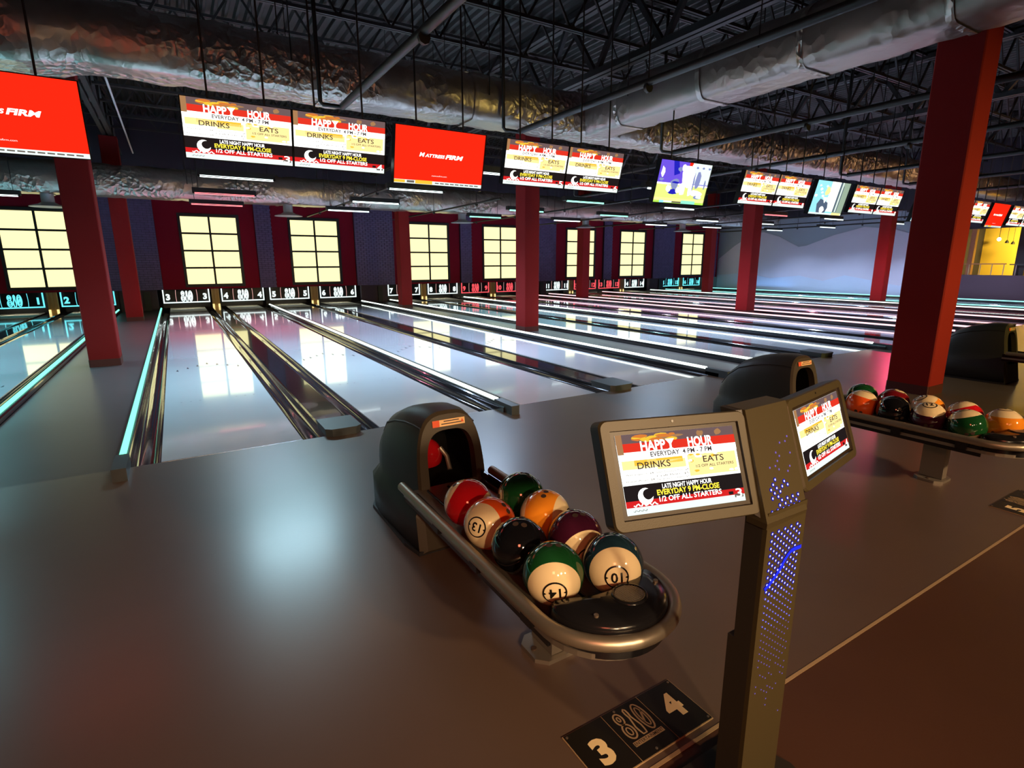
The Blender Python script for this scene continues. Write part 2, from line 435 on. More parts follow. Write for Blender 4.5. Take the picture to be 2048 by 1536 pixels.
# concourse beyond: low wall, opening, yellow room
mb = MB(); mb.box(XR, XR+.2, -10, 5.0, 0, 1.0, 'wall_purple'); mb.box(XR, XR+.2, -10, 5.0, 2.75, 6.0, 'wall_dark'); struct('wall_right', mb)
mb = MB(); mb.box(30.6, 30.8, -10, 6, 0, 4, 'yellow_room'); mb.box(XR+.2, 31, -10, 5.4, 3.1, 3.2, 'wall_dark'); mb.box(XR+.2, 30.6, 5.4, 5.6, 0, 3.2, 'wall_dark')
struct('wall_concourse', mb)
area_light('concourse_light', (28.9, 2.6, 3.0), (30.2, 3.0, 1.2), .8, 420, (1.0, .78, .22))
t = thing('guard_rail', 'brown guard rail with slim balusters on the low purple wall', 'railing', (XR+.1, 0, 1.0))
b = MB(); b.bar((0,3.4,.42), (0,4.95,.42), .05, .04, 'wood_rail'); b.bar((0,-3,.40), (0,3.3,.40), .04, .04, 'joist_black'); b.build('handrail', t)
bm_ = MB(); bm_.bar((0,0,0), (0,0,.42), .025, .025, 'steel_dull'); bm_ = bm_.mesh('baluster')
for i in range(22): inst('baluster', bm_, t, (0, 4.9-.36*i, 0))
for y, w in ((4.60, .16), (3.05, .30), (1.2, .3)):
    b = MB(); b.box(-.1, .1, -w/2, w/2, 0, 1.76, 'wood_rail' if y > 4 else 'black_matte')
    t = b.build('opening_post', None, (XR+.32, y, 1.0)); t['label'] = {4.6:'orange lit post beside the yellow concourse opening', 3.05:'dark post right of the yellow concourse opening', 1.2:'dark post farther right on the concourse wall'}[y]; t['category'] = 'post'
t = thing('wall_sconce', 'small glowing globe lamp in the yellow concourse opening', 'lamp', (30.2, 4.75, 2.35))
b = MB(); b.tube([(0,0,.0), (0,0,.02), (0,0,.08), (0,0,.14), (0,0,.16)], [.01,.05,.08,.05,.01], 'lamp_hot', 10); b.build('globe', t)
b = MB(); b.tube([(0,0,.16), (0,-.0,.75)], .012, 'pipe_black', 6); b.build('stem', t)
for i, (y, z) in enumerate(((4.35, 2.25), (4.15, 2.2))):
    t = thing('pendant_lamp', ['left', 'right'][i]+' one of two small dark pendants in the concourse opening', 'lamp', (29.8, y, z), 'dark concourse pendants')
    b = MB(); b.tube([(0,0,0), (0,0,.06), (0,0,.12)], [.07,.06,.02], 'black_matte', 8); b.build('shade', t)
    b = MB(); b.tube([(0,0,.12), (0,0,.85)], .008, 'pipe_black', 6); b.build('cord', t)

# ------------------------------------------------------------------ roof joists, girders, pipes
xj0, xj1 = -11.5, 30.5
web = MB(); web.bar((-.42, 0, 0), (0, 0, .66), .035, .035, 'joist_black'); web = web.mesh('web_bar')
web2 = MB(); web2.bar((.42, 0, 0), (0, 0, .66), .035, .035, 'joist_black'); web2 = web2.mesh('web_bar')
chord = MB()
for zz in (0, .66):
    chord.box(xj0, xj1, -.05, -.012, zz-.025, zz+.025, 'joist_black'); chord.box(xj0, xj1, .012, .05, zz-.025, zz+.025, 'joist_black')
chm = chord.mesh('chord')
ORD = ['first','second','third','fourth','fifth','sixth','seventh','eighth','ninth','tenth','eleventh','twelfth','thirteenth','fourteenth']
ys = [6.0+1.45*i for i in range(-7, 7)]
for i, y in enumerate(ys):
    t = thing('roof_joist', 'black open web roof joist, %s counted from the window wall' % ORD[len(ys)-1-i], 'joist', (0, y, 5.22), 'roof joists under the deck')
    inst('chord', chm, t)
    x = -11.0
    while x < 29.5:
        inst('web_bar', web, t, (x, 0, 0)); inst('web_bar', web2, t, (x, 0, 0)); x += .84
for k, gx in enumerate((-8.6, -.79, 7.02, 14.82, 22.62)):
    t = thing('roof_girder', 'deep black truss girder over the %s row of red columns' % ['outermost left', 'first', 'second', 'third', 'fourth'][k], 'girder', (gx, 0, 4.75))
    b = MB()
    for zz in (0, 1.1): b.box(-.11, -.02, -9.5, 16.2, zz-.05, zz+.05, 'joist_black'); b.box(.02, .11, -9.5, 16.2, zz-.05, zz+.05, 'joist_black')
    b.build('chord', t)
    w1 = MB(); w1.bar((0,-.8,0), (0,0,1.1), .08, .08, 'joist_black'); w1 = w1.mesh('web_bar'); w2 = MB(); w2.bar((0,.8,0), (0,0,1.1), .08, .08, 'joist_black'); w2 = w2.mesh('web_bar')
    y = -8.6
    while y < 15.5: inst('web_bar', w1, t, (0, y, 0)); inst('web_bar', w2, t, (0, y, 0)); y += 1.6
for y0, y1, z, r, lab in ((4.3, 5.88, 5.0, .035, 'short pale conduit near the roof at the top left'), (7.0, 15.3, 4.66, .02, 'thin pale conduit seen beyond the big duct at the left')):
    b = MB(); b.tube([(0, y0, 0), (0, y1, 0)], r, 'conduit_pale', 8); t = thing('conduit', lab, 'conduit', (-.43 if r > .03 else -.37, 0, z)); b.build('pipe', t)
    for q in (.1, .9):
        b = MB(); yy = y0+(y1-y0)*q; b.tube([(0, yy, 0), (0, yy, CEIL-z)], .006, 'pipe_black', 5); b.build('hanger', t)
for i, (px, pz, y0, y1, r) in enumerate([(2.37,3.5,-7,2.84,.045), (5.08,3.5,-7,2.84,.045), (8.2,3.45,-7,2.6,.045), (11.2,3.5,-7,9.0,.045), (14.0,3.5,-7,2.6,.045), (17,3.5,-7,2.6,.045), (20,3.5,-7,2.6,.045),
                                         (4.42,3.10,6.6,15.6,.025), (7.5,3.10,7.6,15.6,.025), (10.7,3.10,5,15.6,.025), (13.8,3.10,4,15.6,.025), (16.9,3.10,4,15.6,.025), (20.0,3.10,4,15.6,.025), (23.1,3.10,4,15.6,.025), (25.6,3.10,-2,15.6,.03)]):
    low = pz < 3.4
    t = thing('water_pipe', ('thin black sprinkler branch pipe, %s of the low ones over the lanes' if low else 'black sprinkler pipe with riser, %s of those crossing above the approach') % ['first','second','third','fourth','fifth','sixth','seventh','first','second','third','fourth','fifth','sixth','seventh','eighth'][i], 'pipe', (px, 0, pz))
    b = MB(); b.tube([(0,y0,0), (0,y1,0)], r, 'pipe_black', 8); b.build('pipe', t)
    if not low:
        b = MB(); b.tube([(0,y1,0), (0,y1+.03,.0), (-.24,y1+.03,.0), (-.27,y1+.03,.03), (-.27,y1+.03,2.3)], r*.6, 'pipe_black', 8); b.build('riser', t)
    hm = MB(); hm.tube([(0,0,0), (0,0,2.35)], .008, 'pipe_black', 5); hm.tube([(0,.02,-r-.01), (0,-.02,-r-.01)], r+.012, 'pipe_black', 8); hm = hm.mesh('hanger')
    y = y0+1.3
    while y < y1-.4: inst('hanger', hm, t, (0, y, 0)); y += 2.9

# ------------------------------------------------------------------ ducts (flat-bottomed foil wrapped tubes)
def duct_rings(axis, a0, a1, c, r, step=.12, amp=.012, bulge=None, seed=1):
    rnd = random.Random(seed); n = 30; N = int((a1-a0)/step); rings = []
    ph = [rnd.uniform(0, 6) for _ in range(8)]
    for i in range(N+1):
        a = a0+(a1-a0)*i/N; R_ = r*(1+(bulge(a) if bulge else 0)); dz = -(bulge(a)*.10 if bulge else 0)
        if abs((a/1.25) % 1 - .5) < .05: R_ *= .965
        ring = []
        for k in range(n):
            th = 2*PI*k/n; x, z = R_*math.cos(th), R_*math.sin(th)
            if z < 0: x = R_*math.copysign(abs(math.cos(th))**.42, x)
            z = max(z, -.90*R_)                       # flat underside
            w = amp*(math.sin(7*a+ph[0]+3*th)+math.sin(13*a+ph[1]-5*th)*.6+rnd.uniform(-.7, .7))
            if z <= -.88*R_: w *= .25
            x *= 1+w/r*.5; z *= 1+w/r
            ring.append((a, c[0]+x, c[1]+z+dz) if axis == 'x' else (c[0]+x, a, c[1]+z+dz))
        rings.append(ring)
    return rings
def SX(r, t): c = math.cos(t); return r*c if math.sin(t) >= 0 else r*math.copysign(abs(c)**.42, c)
def strap(axis, a, c, r, w=.035):
    b = MB(); n = 30; rs = []
    for e in (-w, w):
        rs.append([(a+e, c[0]+SX(r, 2*PI*k/n), c[1]+max(r*math.sin(2*PI*k/n), -.92*r)) if axis == 'x' else (c[0]+SX(r, 2*PI*k/n), a+e, c[1]+max(r*math.sin(2*PI*k/n), -.92*r)) for k in range(n)])
    b.loft(rs, 'duct'); return b
def duct(label, axis, a0, a1, c, r, seed, bulge=None, straps=(), rods=(), amp=.012, m='duct'):
    t = thing('air_duct', label, 'duct')
    b = MB(); b.loft(duct_rings(axis, a0, a1, c, r, bulge=bulge, seed=seed, amp=amp), m, cap0=True, cap1=True); b.build('wrapping', t)
    for a in straps: strap(axis, a, c, r*1.02).build('strap', t)
    for a in rods:
        for s in (-1, 1):
            p = (a, c[0]+s*r*1.03, c[1]) if axis == 'x' else (c[0]+s*r*1.03, a, c[1])
            b = MB(); b.tube([p, (p[0], p[1], 5.9)], .008, 'pipe_black', 5); b.build('hanger_rod', t)
    return t
D1 = (3.3, 3.97); R1 = .37
duct('big crinkled foil duct running above the overhead screens', 'x', -11.5, 26.5, D1, R1, 3, bulge=lambda a: .22 if a < -.72 else (.22*(1-(a+.72)/.35) if a < -.37 else 0),
     straps=[-.35, 2.2, 4.4, 6.1, 9.3, 12, 15], rods=[-4, -1, 1.8, 4.6, 8.5, 11.5, 15, 19])
D2 = (12.4, 3.50); R2 = .40
duct('far foil duct hanging in front of the row of windows', 'x', -11.5, 25.8, D2, R2, 5, straps=[-5.8, -2, 1.8, 3.0, 6.5, 9.5, 13], rods=[-3.0, 0.8, 4.2, 7.9, 12, 16, 20])
duct('branch duct crossing over the approach toward the viewer', 'y', -9.5, 3.05, (6.80, 3.97), .37, 9, straps=[-3.8, -2.2, -.8, .6, 2.2], rods=[-5, -2.8, -.3, 1.9], amp=.006, m='duct_plain')
for i, x in enumerate((-2.1, 3.25, 8.78, 14.1, 19.5)):
    t = thing('air_diffuser', 'round pale diffuser under the far duct, %s from the left' % ['first','second','third','fourth','fifth'][i], 'diffuser', (x, 12.4, 2.84))
    b = MB(); n = 20
    b.loft([[(r*math.cos(2*PI*k/n), r*math.sin(2*PI*k/n), z) for k in range(n)] for r, z in ((.38,0), (.36,.02), (.20,.06), (.14,.10))], 'diffuser'); b.loft([[(r*math.cos(2*PI*k/n), r*math.sin(2*PI*k/n), z) for k in range(n)] for r, z in ((.37,0), (.10,.03))], 'diffuser', cap1=True); b.build('cone', t)
    b = MB(); b.tube([(0,0,.09), (0,0,.36)], .13, 'diffuser', 16); b.build('neck', t)

NW = ['zero','one','two','three','four','five','six','seven','eight','nine','ten','eleven','twelve','thirteen','fourteen','fifteen','sixteen']
# ------------------------------------------------------------------ columns
def column(x0, x1, y0, y1, label, dx=0):
    cx, cyy = (x0+x1)/2, (y0+y1)/2
    t = thing('square_column', label, 'column', (cx, cyy, 0), 'red square columns between the bays')
    w, d = (x1-x0)/2, (y1-y0)/2
    b = MB(); e = .012
    pts = [(-w+e,-d), (w-e,-d), (w,-d+e), (w,d-e), (w-e,d), (-w+e,d), (-w,d-e), (-w,-d+e)]
    b.prism(pts, .10, 4.68, 'column_red'); b.build('shaft', t)
    b = MB(); b.prism([(p[0]*1.02, p[1]*1.02) for p in pts], 0, .11, 'column_foot'); b.build('foot_band', t)
rows = ['near', 'far']
for k in range(4):
    o = PER*k
    for j, yy in enumerate((5.4, 13.2)):
        if k == 0: column(-.985, -.60, yy-.13, yy+.27, ['deep red column at the left standing in front of the window beside lane 2', 'brighter red column just behind the left foreground column'][j])
        else: column(-.97+o, -.60+o, yy, yy+.40, 'red column in the %s row between lanes %s and %s' % (['nearer', 'farther'][j], NW[2+4*k], NW[3+4*k]))
column(7.49, 7.86, -2.14, -1.70, 'large dark red column with orange lit side on the approach at the right')

# ------------------------------------------------------------------ lanes
YE = 17.95
lane_m = MB(); lane_m.box(0, LW, .012, 15.9, -.06, 0, 'lane'); lane_m = lane_m.mesh('lane_bed')
deck_m = MB(); deck_m.box(0, LW, 15.905, YE, -.06, 0, 'pindeck'); deck_m = deck_m.mesh('pin_deck')
foul_m = MB(); foul_m.box(0, LW, 0, .011, -.05, .001, 'seam_metal'); foul_m = foul_m.mesh('foul_strip')
def gut(w=.2):
    b = MB(); n = 12; rs = []
    for y in (0.0, YE): rs.append([(w/2-w/2*math.cos(PI*k/n), y, -.012-.082*math.sin(PI*k/n)**.8) for k in range(n+1)])
    b.loft(rs, 'gutter', close=False)
    rs2 = [[(-.001, y, -.012), (-.001, y, -.14), (w+.001, y, -.14), (w+.001, y, -.012)] for y in (0, YE)]
    b.loft(rs2, 'gutter', smooth=False, close=False); return b.mesh('gutter')
gm = gut()
ar = MB(); flat(ar, [(-.016,-.07), (.016,-.07), (0,.075)], 'arrow_dark', .0006); ar = ar.mesh('lane_arrow')
dt = MB(); ring2d(dt, 0, 0, .001, .011, 'arrow_dark', .0006, 10); dt = dt.mesh('lane_dot')
for n, lx in LANES.items():
    t = thing('bowling_lane', 'pale glossy bowling lane that ends under the sign reading %s' % NW[n], 'bowling lane', (lx, 0, 0), 'bowling lanes side by side')
    inst('lane_bed', lane_m, t); inst('pin_deck', deck_m, t); inst('foul_strip', foul_m, t)
    inst('gutter', gm, t, (-.2, 0, 0)); inst('gutter', gm, t, (LW, 0, 0))
    for k in range(7):
        i = k-3; inst('lane_arrow', ar, t, (LW/2+i*.1318*1.0, 4.75-abs(i)*.155, 0))
    if n <= 6:
        for i in (-4, -3, -2, 2, 3, 4): inst('lane_dot', dt, t, (LW/2+i*.066*1.4, 2.1, 0))
# dividers
def divider(x0, x1, label, led=None, h=.06, cap=False, ledx=None):
    t = thing('lane_divider', label, 'divider', (x0, 0, 0), 'black dividers between the lanes')
    w = x1-x0; b = MB()
    pr = [(0,-.14), (0,h-.012), (.012,h), (w-.012,h), (w,h-.012), (w,-.14)]
    b.loft([[(px, y, pz) for px, pz in pr] for y in (0.02 if cap else -.16, 16.95)], 'divider_black', smooth=False, cap0=True, cap1=True)
    b.build('rail_body', t)
    if led:
        lx = w/2 if ledx is None else ledx
        b = MB(); b.box(lx-.035, lx+.035, .02, 16.7, h, h+.012, 'cap_plastic'); b.build('light_channel', t)
        b = MB(); b.tube([(lx, .08, h+.022), (lx, 16.6, h+.022)], .024, led, 8); b.build('light_strip', t, label='glowing light strip')
        b = MB(); b.box(lx-.045, lx+.045, -.30, .06, 0, h+.035, 'cap_plastic'); b.build('end_cap', t)
    if cap:
        b = MB(); e = .05; cw = w+.01
        pts = [(-.005+e,-.06), (cw-e,-.06), (cw,-.02), (cw,.33), (-.005,.33), (-.005,-.02)]
        b.prism(pts, 0, .050, 'cap_plastic'); b.prism([((p[0]-w/2)*1.04+w/2, (p[1]-.14)*1.04+.14) for p in pts], .050, .072, 'cap_plastic'); b.build('end_cap', t)
LEDC = {-1:('led_green','led_green'), 0:('led_green','led_green'), 1:('led_white','led_white'), 2:('led_pink','led_pink'), 3:('led_cyan','led_cyan')}
for k in range(-1, 4):
    o = PER*k; L = [x+o for x in LX]; nn = 3+4*k
    if k >= 0:
        if k < 4: divider(-.285+o, -.2+o, 'divider with glowing strip left of lane '+NW[nn], LEDC[k][0] if k else 'led_green')
    if k >= 0: divider(L[0]+LW+.2, L[1]-.2, 'flat black return cover between lanes %s and %s' % (NW[nn], NW[nn+1]), None, .03, cap=True)
    if k < 3 and k >= 0: divider(L[1]+LW+.2, L[2]-.2, 'divider with glowing strip between lanes %s and %s' % (NW[nn+1], NW[nn+2]), 'led_pink' if k == 2 else 'led_white', .06)
    if k == -1: divider(L[1]+LW+.2, L[2]-.2, 'divider with glowing strip left of lane 1', 'led_green', .06)
    if k < 3: divider(L[2]+LW+.2, L[3]-.2, 'flat black return cover between lanes %s and %s' % (NW[nn+2], NW[nn+3]), None, .03, cap=True)
    if k < 3: divider(L[3]+LW+.2, L[3]+LW+.29, 'divider with glowing strip right of lane '+NW[nn+3], 'led_green' if k == -1 else ('led_pink' if k == 1 else 'led_white'))
    if k == 3: divider(L[1]+LW+.2, L[1]+LW+.29, 'divider with cyan glowing strip right of lane 16 by the mural wall', 'led_cyan')

# ------------------------------------------------------------------ masking units
mask_panel = MB(); mask_panel.box(-.04, LW+.04+.0, 0, .05, 0, .62, 'mask_panel'); mask_panel.box(-.18, LW+.18, .0, .05, .02, .62, 'mask_panel'); mask_panel = mask_panel.mesh('panel')
tub = {}
def toXZ(mb): return mb.xf(lambda v: Vector((v.x, -v.z, v.y)))
for n, lx in LANES.items():
    c = MASKC[n]
    t = thing('masking_unit', 'black lane sign with glowing %s border and number %s' % ({'glow_cyan':'cyan','glow_red':'red','glow_white':'white'}[c], NW[n]), 'lane sign', (lx, YM, .19), 'numbered signs above the lane ends')
    inst('panel', mask_panel, t)
    if c not in tub:
        b = MB(); x0, x1 = -.165, LW+.165
        b.box(x0, x1, -.03, 0, .02, .058, c); b.box(x0, x0+.036, -.03, 0, .058, .6, c); b.box(x1-.036, x1, -.03, 0, .058, .6, c); border = b.mesh('border_light')
        b = MB(); logo(b, .36, .70, .075, .42, c, .012, lw=.085); toXZ(b); lg = b.mesh('logo')
        b = MB()
        for s, cx in ((1, .20), (-1, LW-.20)):
            stroke(b, [(cx+s*(.04-.03*math.cos(.9*(j-4)/4)) if True else 0, .06+j*.05) for j in range(9)], .014, 'glow_pink' if c != 'glow_cyan' else c, .012)
        toXZ(b); tub[c] = (border, lg, b.mesh('bracket'))
    for nm, m in zip(('border_light', 'logo', 'bracket'), tub[c]): inst(nm, m, t)
    b = MB(); h = .19
    for cx in (-.02, LW+.02): put_text(b, str(n), cx-.07, cx+.07, .12, .12+h*1.12, c, .012, bold=.05, keep=True)
    toXZ(b); b.build('lane_number', t)
    b = MB(); b.tube([(.1,.12,.16), (LW-.1,.12,.16)], .02, 'pit_glow', 6); b.build('pit_lamp', t)
    b = MB(); b.box(-.2, LW+.2, .82, .85, -.19, .6, 'black_matte'); b.build('pit_curtain', t)
# return doors between the signs of a pair; yellow light painted into their colour
for k, (a, bb) in enumerate([(1,2), (3,4), (5,6), (7,8), (9,10), (11,12), (13,14), (15,16)]):
    xa = LANES[a]+LW+.2; xb = LANES[bb]-.2
    t = thing('return_door', 'ball return door in painted yellow light between signs %s and %s' % (NW[a], NW[bb]), 'door panel', ((xa+xb)/2, YM-.02, .02), 'doors in painted yellow light between the lane signs')
    w = (xb-xa)/2*.8
    b = MB(); b.box(-w, w, .02, .06, 0, .66, 'yellow_lit_paint'); b.build('backing', t)
    for s in (-1, 1):
        b = MB(); b.box(s*w*.75-.02, s*w*.75+.02, -.01, .02, 0, .66, 'yellow_lit_paint'); b.build('jamb', t)
        b = MB(); b.box(s*w*.75-.03, s*w*.75+.03, -.03, -.01, .0, .12, 'scr_cream'); b.build('painted_glow_foot', t)  # emissive block, light at the jamb foot put into its material
    b = MB(); b.box(-.03, .03, -.01, .02, .1, .66, 'yellow_lit_paint'); b.build('mullion', t)

# ------------------------------------------------------------------ blacklight fixtures
fix = MB(); fix.box(-.62, .62, -.07, .07, 0, .10, 'black_matte'); fix.add([(-.62,-.07,0), (.62,-.07,0), (.62,-.14,-.03), (-.62,-.14,-.03)], [(0,1,2,3)], 'black_matte'); fix = fix.mesh('housing')
cols = {}
centres = []
for k in range(-1, 4): centres += [(1.401+PER*k), (4.745+PER*k)]
ordn = ['first','second','third','fourth','fifth','sixth','seventh','eighth','ninth','tenth']
UV = {(1,0):'uv_white', (1,1):'uv_red', (1,2):'uv_red', (0,1):'uv_red'}
ci = 0
for i, cx in enumerate([-6.4, -3.06, 1.401, 4.745, 9.203, 12.547, 17.0, 20.35, 24.8]):
    for j, yy in enumerate((6.4, 9.1, 11.6, 3.7)):
        colr = {(2,1):'uv_red', (2,2):'uv_red', (1,0):'uv_red', (4,0):'uv_green', (4,1):'uv_green', (4,2):'uv_green', (5,1):'uv_green', (5,2):'uv_white', (3,2):'uv_white', (6,0):'uv_red', (7,3):'uv_red', (1,3):'uv_green', (0,3):'uv_green'}.get((i, j), 'uv_white')
        t = thing('tube_light', 'black tube light in the %s row above the lanes, %s from the left' % (['second','third','farthest','nearest'][j], ordn[i]), 'light fixture', (cx, yy, 3.0), 'tube lights hanging over the lanes')
        inst('housing', fix, t)
        if colr not in cols:
            b = MB(); b.tube([(-.58,-.085,-.02), (.58,-.085,-.02)], .018, colr, 8); cols[colr] = b.mesh('tube')
        inst('tube', cols[colr], t)
        for s in (-.5, .5):
            b = MB(); b.tube([(s,0,.10), (s,0,2.97)], .006, 'pipe_black', 5); b.build('hanging_wire', t)
        l = bpy.data.lights.new('tube_glow', 'AREA'); l.shape = 'RECTANGLE'; l.size = 1.2; l.size_y = .1
        l.energy = 125 if j == 3 else 80; l.spread = math.radians(130 if j == 3 else 125)
        l.color = {'uv_white':(.55,.74,1.0), 'uv_red':(1.0,.28,.42), 'uv_green':(.40,.90,.95)}[colr]
        if (i, j) == (2, 3): l.color = (.52, .86, 1.0); l.energy = 105
        if i < 2 and j == 3: l.energy = 60
        if (i, j) == (7, 3): l.color = (1.0, .06, .16); l.energy = 160; l.spread = PI
        if i == 5 and j < 3: l.color = (.85, .55, .85)
        if i < 2: l.color = (.32, .86, .98)
        lo = bpy.data.objects.new('tube_glow', l); COL.objects.link(lo); lo.parent = t; lo.location = (0, -.03, -.08); lo.rotation_euler = (-.16 if j == 3 else -.12, 0, 0)
# ------------------------------------------------------------------ screen pictures (unit box, v up)
def blob(mb, cx, cy, rx, ry, m, z, n=9, seed=0):
    rnd = random.Random(seed+int(cx*1000)+int(cy*777))
    flat(mb, [(cx+rx*math.cos(2*PI*i/n)*rnd.uniform(.7,1.15), cy+ry*math.sin(2*PI*i/n)*rnd.uniform(.7,1.15)) for i in range(n)], m, z)
def happy(A=.55):
    b = MB(); q = lambda v: 1-v; Z = 1
    def R_(u0, u1, v0, v1, m, z): rect(b, u0, u1, q(v1), q(v0), m, z)
    R_(0, 1, 0, 1, 'scr_white', 0)
    R_(0, 1, 0, .12, 'scr_grey', 1)
    rnd = random.Random(3)
    for i in range(16): blob(b, rnd.uniform(.06, .52), q(rnd.uniform(.03, .10)), rnd.uniform(.03,.07), rnd.uniform(.015,.03), ['scr_orange','scr_tan','scr_yellow'][i%3], 2+i*.05, seed=i)
    for i in range(5): blob(b, .62+i*.08, q(.06), .035, .045, 'scr_tan' if i % 2 else 'scr_grey', 2+i*.05, seed=i)
    R_(0, 1, .115, .225, 'scr_band', 3); R_(0, .05, 0, .25, 'scr_tan', 3.2)
    put_text(b, 'HAPP', .19, .395, q(.225), q(.095), 'scr_white', 4, bold=.03); put_text(b, 'HOUR', .585, .80, q(.225), q(.095), 'scr_white', 4, bold=.03)
    flat(b, [(.40, q(.095)), (.475, q(.095)), (.446, q(.16)), (.446, q(.21)), (.462, q(.225)), (.413, q(.225)), (.429, q(.21)), (.429, q(.16))], 'scr_white', 4)
    R_(0, 1, .225, .315, 'scr_white', 3); put_text(b, 'EVERYDAY  4 PM - 7 PM', .26, .78, q(.305), q(.24), 'scr_ink', 4, bold=.022)
    for u0, u1, v0, v1, m in ((.12,.52,.33,.40,'scr_yellow'), (.02,.30,.33,.44,'scr_cream'), (.30,.54,.36,.47,'scr_cream'), (.56,.98,.33,.60,'scr_cream')): R_(u0, u1, v0, v1, m, 3.2)
    for i in range(26): blob(b, rnd.choice([rnd.uniform(.58,.97), rnd.uniform(.58,.66), rnd.uniform(.88,.97)]), q(rnd.choice([rnd.uniform(.33,.37), rnd.uniform(.52,.60), rnd.uniform(.33,.60)])), .022, .018, ['scr_yellow','scr_cream','scr_white'][i%3], 3.4+i*.01, seed=i)
    R_(.62, .96, .385, .50, 'scr_cream', 3.8)
    put_text(b, 'DRINKS', .14, .41, q(.445), q(.36), 'scr_ink', 5, bold=.008); put_text(b, 'EATS', .69, .87, q(.44), q(.36), 'scr_ink', 5, bold=.008)
    put_text(b, '1/2 OFF ALL STARTERS', .62, .95, q(.50), q(.465), 'scr_ink', 5, bold=.004)
    for i, (tx, u0, u1, v) in enumerate((('Well Liquors  $4', .03, .26, .50), ('Select Domestic Pints  $4', .28, .55, .50), ('Craft Pints  $5', .28, .55, .545), ('House Wines  $4', .03, .26, .58), ('Signature Cocktails  $7', .28, .55, .59))):
        put_text(b, tx, u0, u1, q(v+.022), q(v-.006), 'scr_ink_soft', 5, bold=.012)
    R_(0, 1, .635, .85, 'scr_black', 3); R_(0, 1, .83, .91, 'scr_darkred', 3.5)
    R_(0, 1, .91, 1, 'scr_pale', 3)
    put_text(b, 'LATE NIGHT HAPPY HOUR', .31, .73, q(.715), q(.655), 'scr_white', 5, bold=.02)
    put_text(b, 'EVERYDAY 9 PM-CLOSE', .26, .79, q(.795), q(.722), 'txt_yellow', 5, bold=.03)
    put_text(b, '1/2 OFF ALL STARTERS', .27, .80, q(.875), q(.808), 'scr_white', 5, bold=.018)
    cx, cyy, r, n = .165, q(.785), .062, 14
    A0, A1 = math.radians(62), math.radians(355)
    o = [(cx+r*math.cos(a), cyy+r*1.7*math.sin(a), 5) for a in [A0+(A1-A0)*i/n for i in range(n+1)]]
    i2 = []
    for i in range(n+1):
        a = A0+(A1-A0)*i/n; w = math.sin(PI*i/n)**.7*.62; i2.append((cx+r*math.cos(a)*(1-w)+.010*w, cyy+r*1.7*math.sin(a)*(1-w)+.02*w, 5))
    b.add(o+i2, [(i, i+1, n+2+i, n+1+i) for i in range(n)], 'scr_white')
    R_(.86, .90, .86, .90, 'scr_black', 5); R_(.91, .985, .90, .945, 'scr_ink_soft', 4)
    stroke(b, [(.06+.012*i, q(.885+.018*math.sin(i*1.7))) for i in range(17)], .012, 'scr_white', 5.2)
    stroke(b, [(.05+.01*i, q(.955+.012*math.sin(i*2.1))) for i in range(12)], .006, 'scr_ink_soft', 5.2)
    return b
HAPPY = happy()
def redtv(off=0):
    b = MB(); q = lambda v: 1-v
    rect(b, 0, 1, 0, 1, 'scr_red', 0)
    put_text(b, 'M', .262, .322, q(.505), q(.43), 'scr_white', 2, bold=.035, shear=.25)
    put_text(b, 'ATTRESS', .325, .545, q(.505), q(.445), 'scr_white', 2, bold=.035, shear=.25)
    put_text(b, 'FIRM', .55, .755, q(.51), q(.43), 'scr_white', 2, bold=.04, shear=.25)
    put_text(b, 'mattressfirm.com', .41, .58, q(.845), q(.82), 'scr_pale', 2)
    rect(b, 0, 1, q(1), q(.935), 'scr_pale', 1)
    if off:
        rect(b, 0, .12, q(.99), q(.94), 'scr_yellow', 2); rect(b, .23, .42, q(.995), q(.93), 'scr_yellow', 2.2); rect(b, .14, .22, q(.985), q(.945), 'scr_ink_soft', 2)
    for i in range(9): stroke(b, [(.45+.058*i, q(.965)), (.495+.058*i, q(.967))], .02, 'scr_ink_soft', 2)
    if not off:
        for i in range(7): stroke(b, [(.02+.058*i, q(.965)), (.065+.058*i, q(.967))], .02, 'scr_ink_soft', 2)
    return b
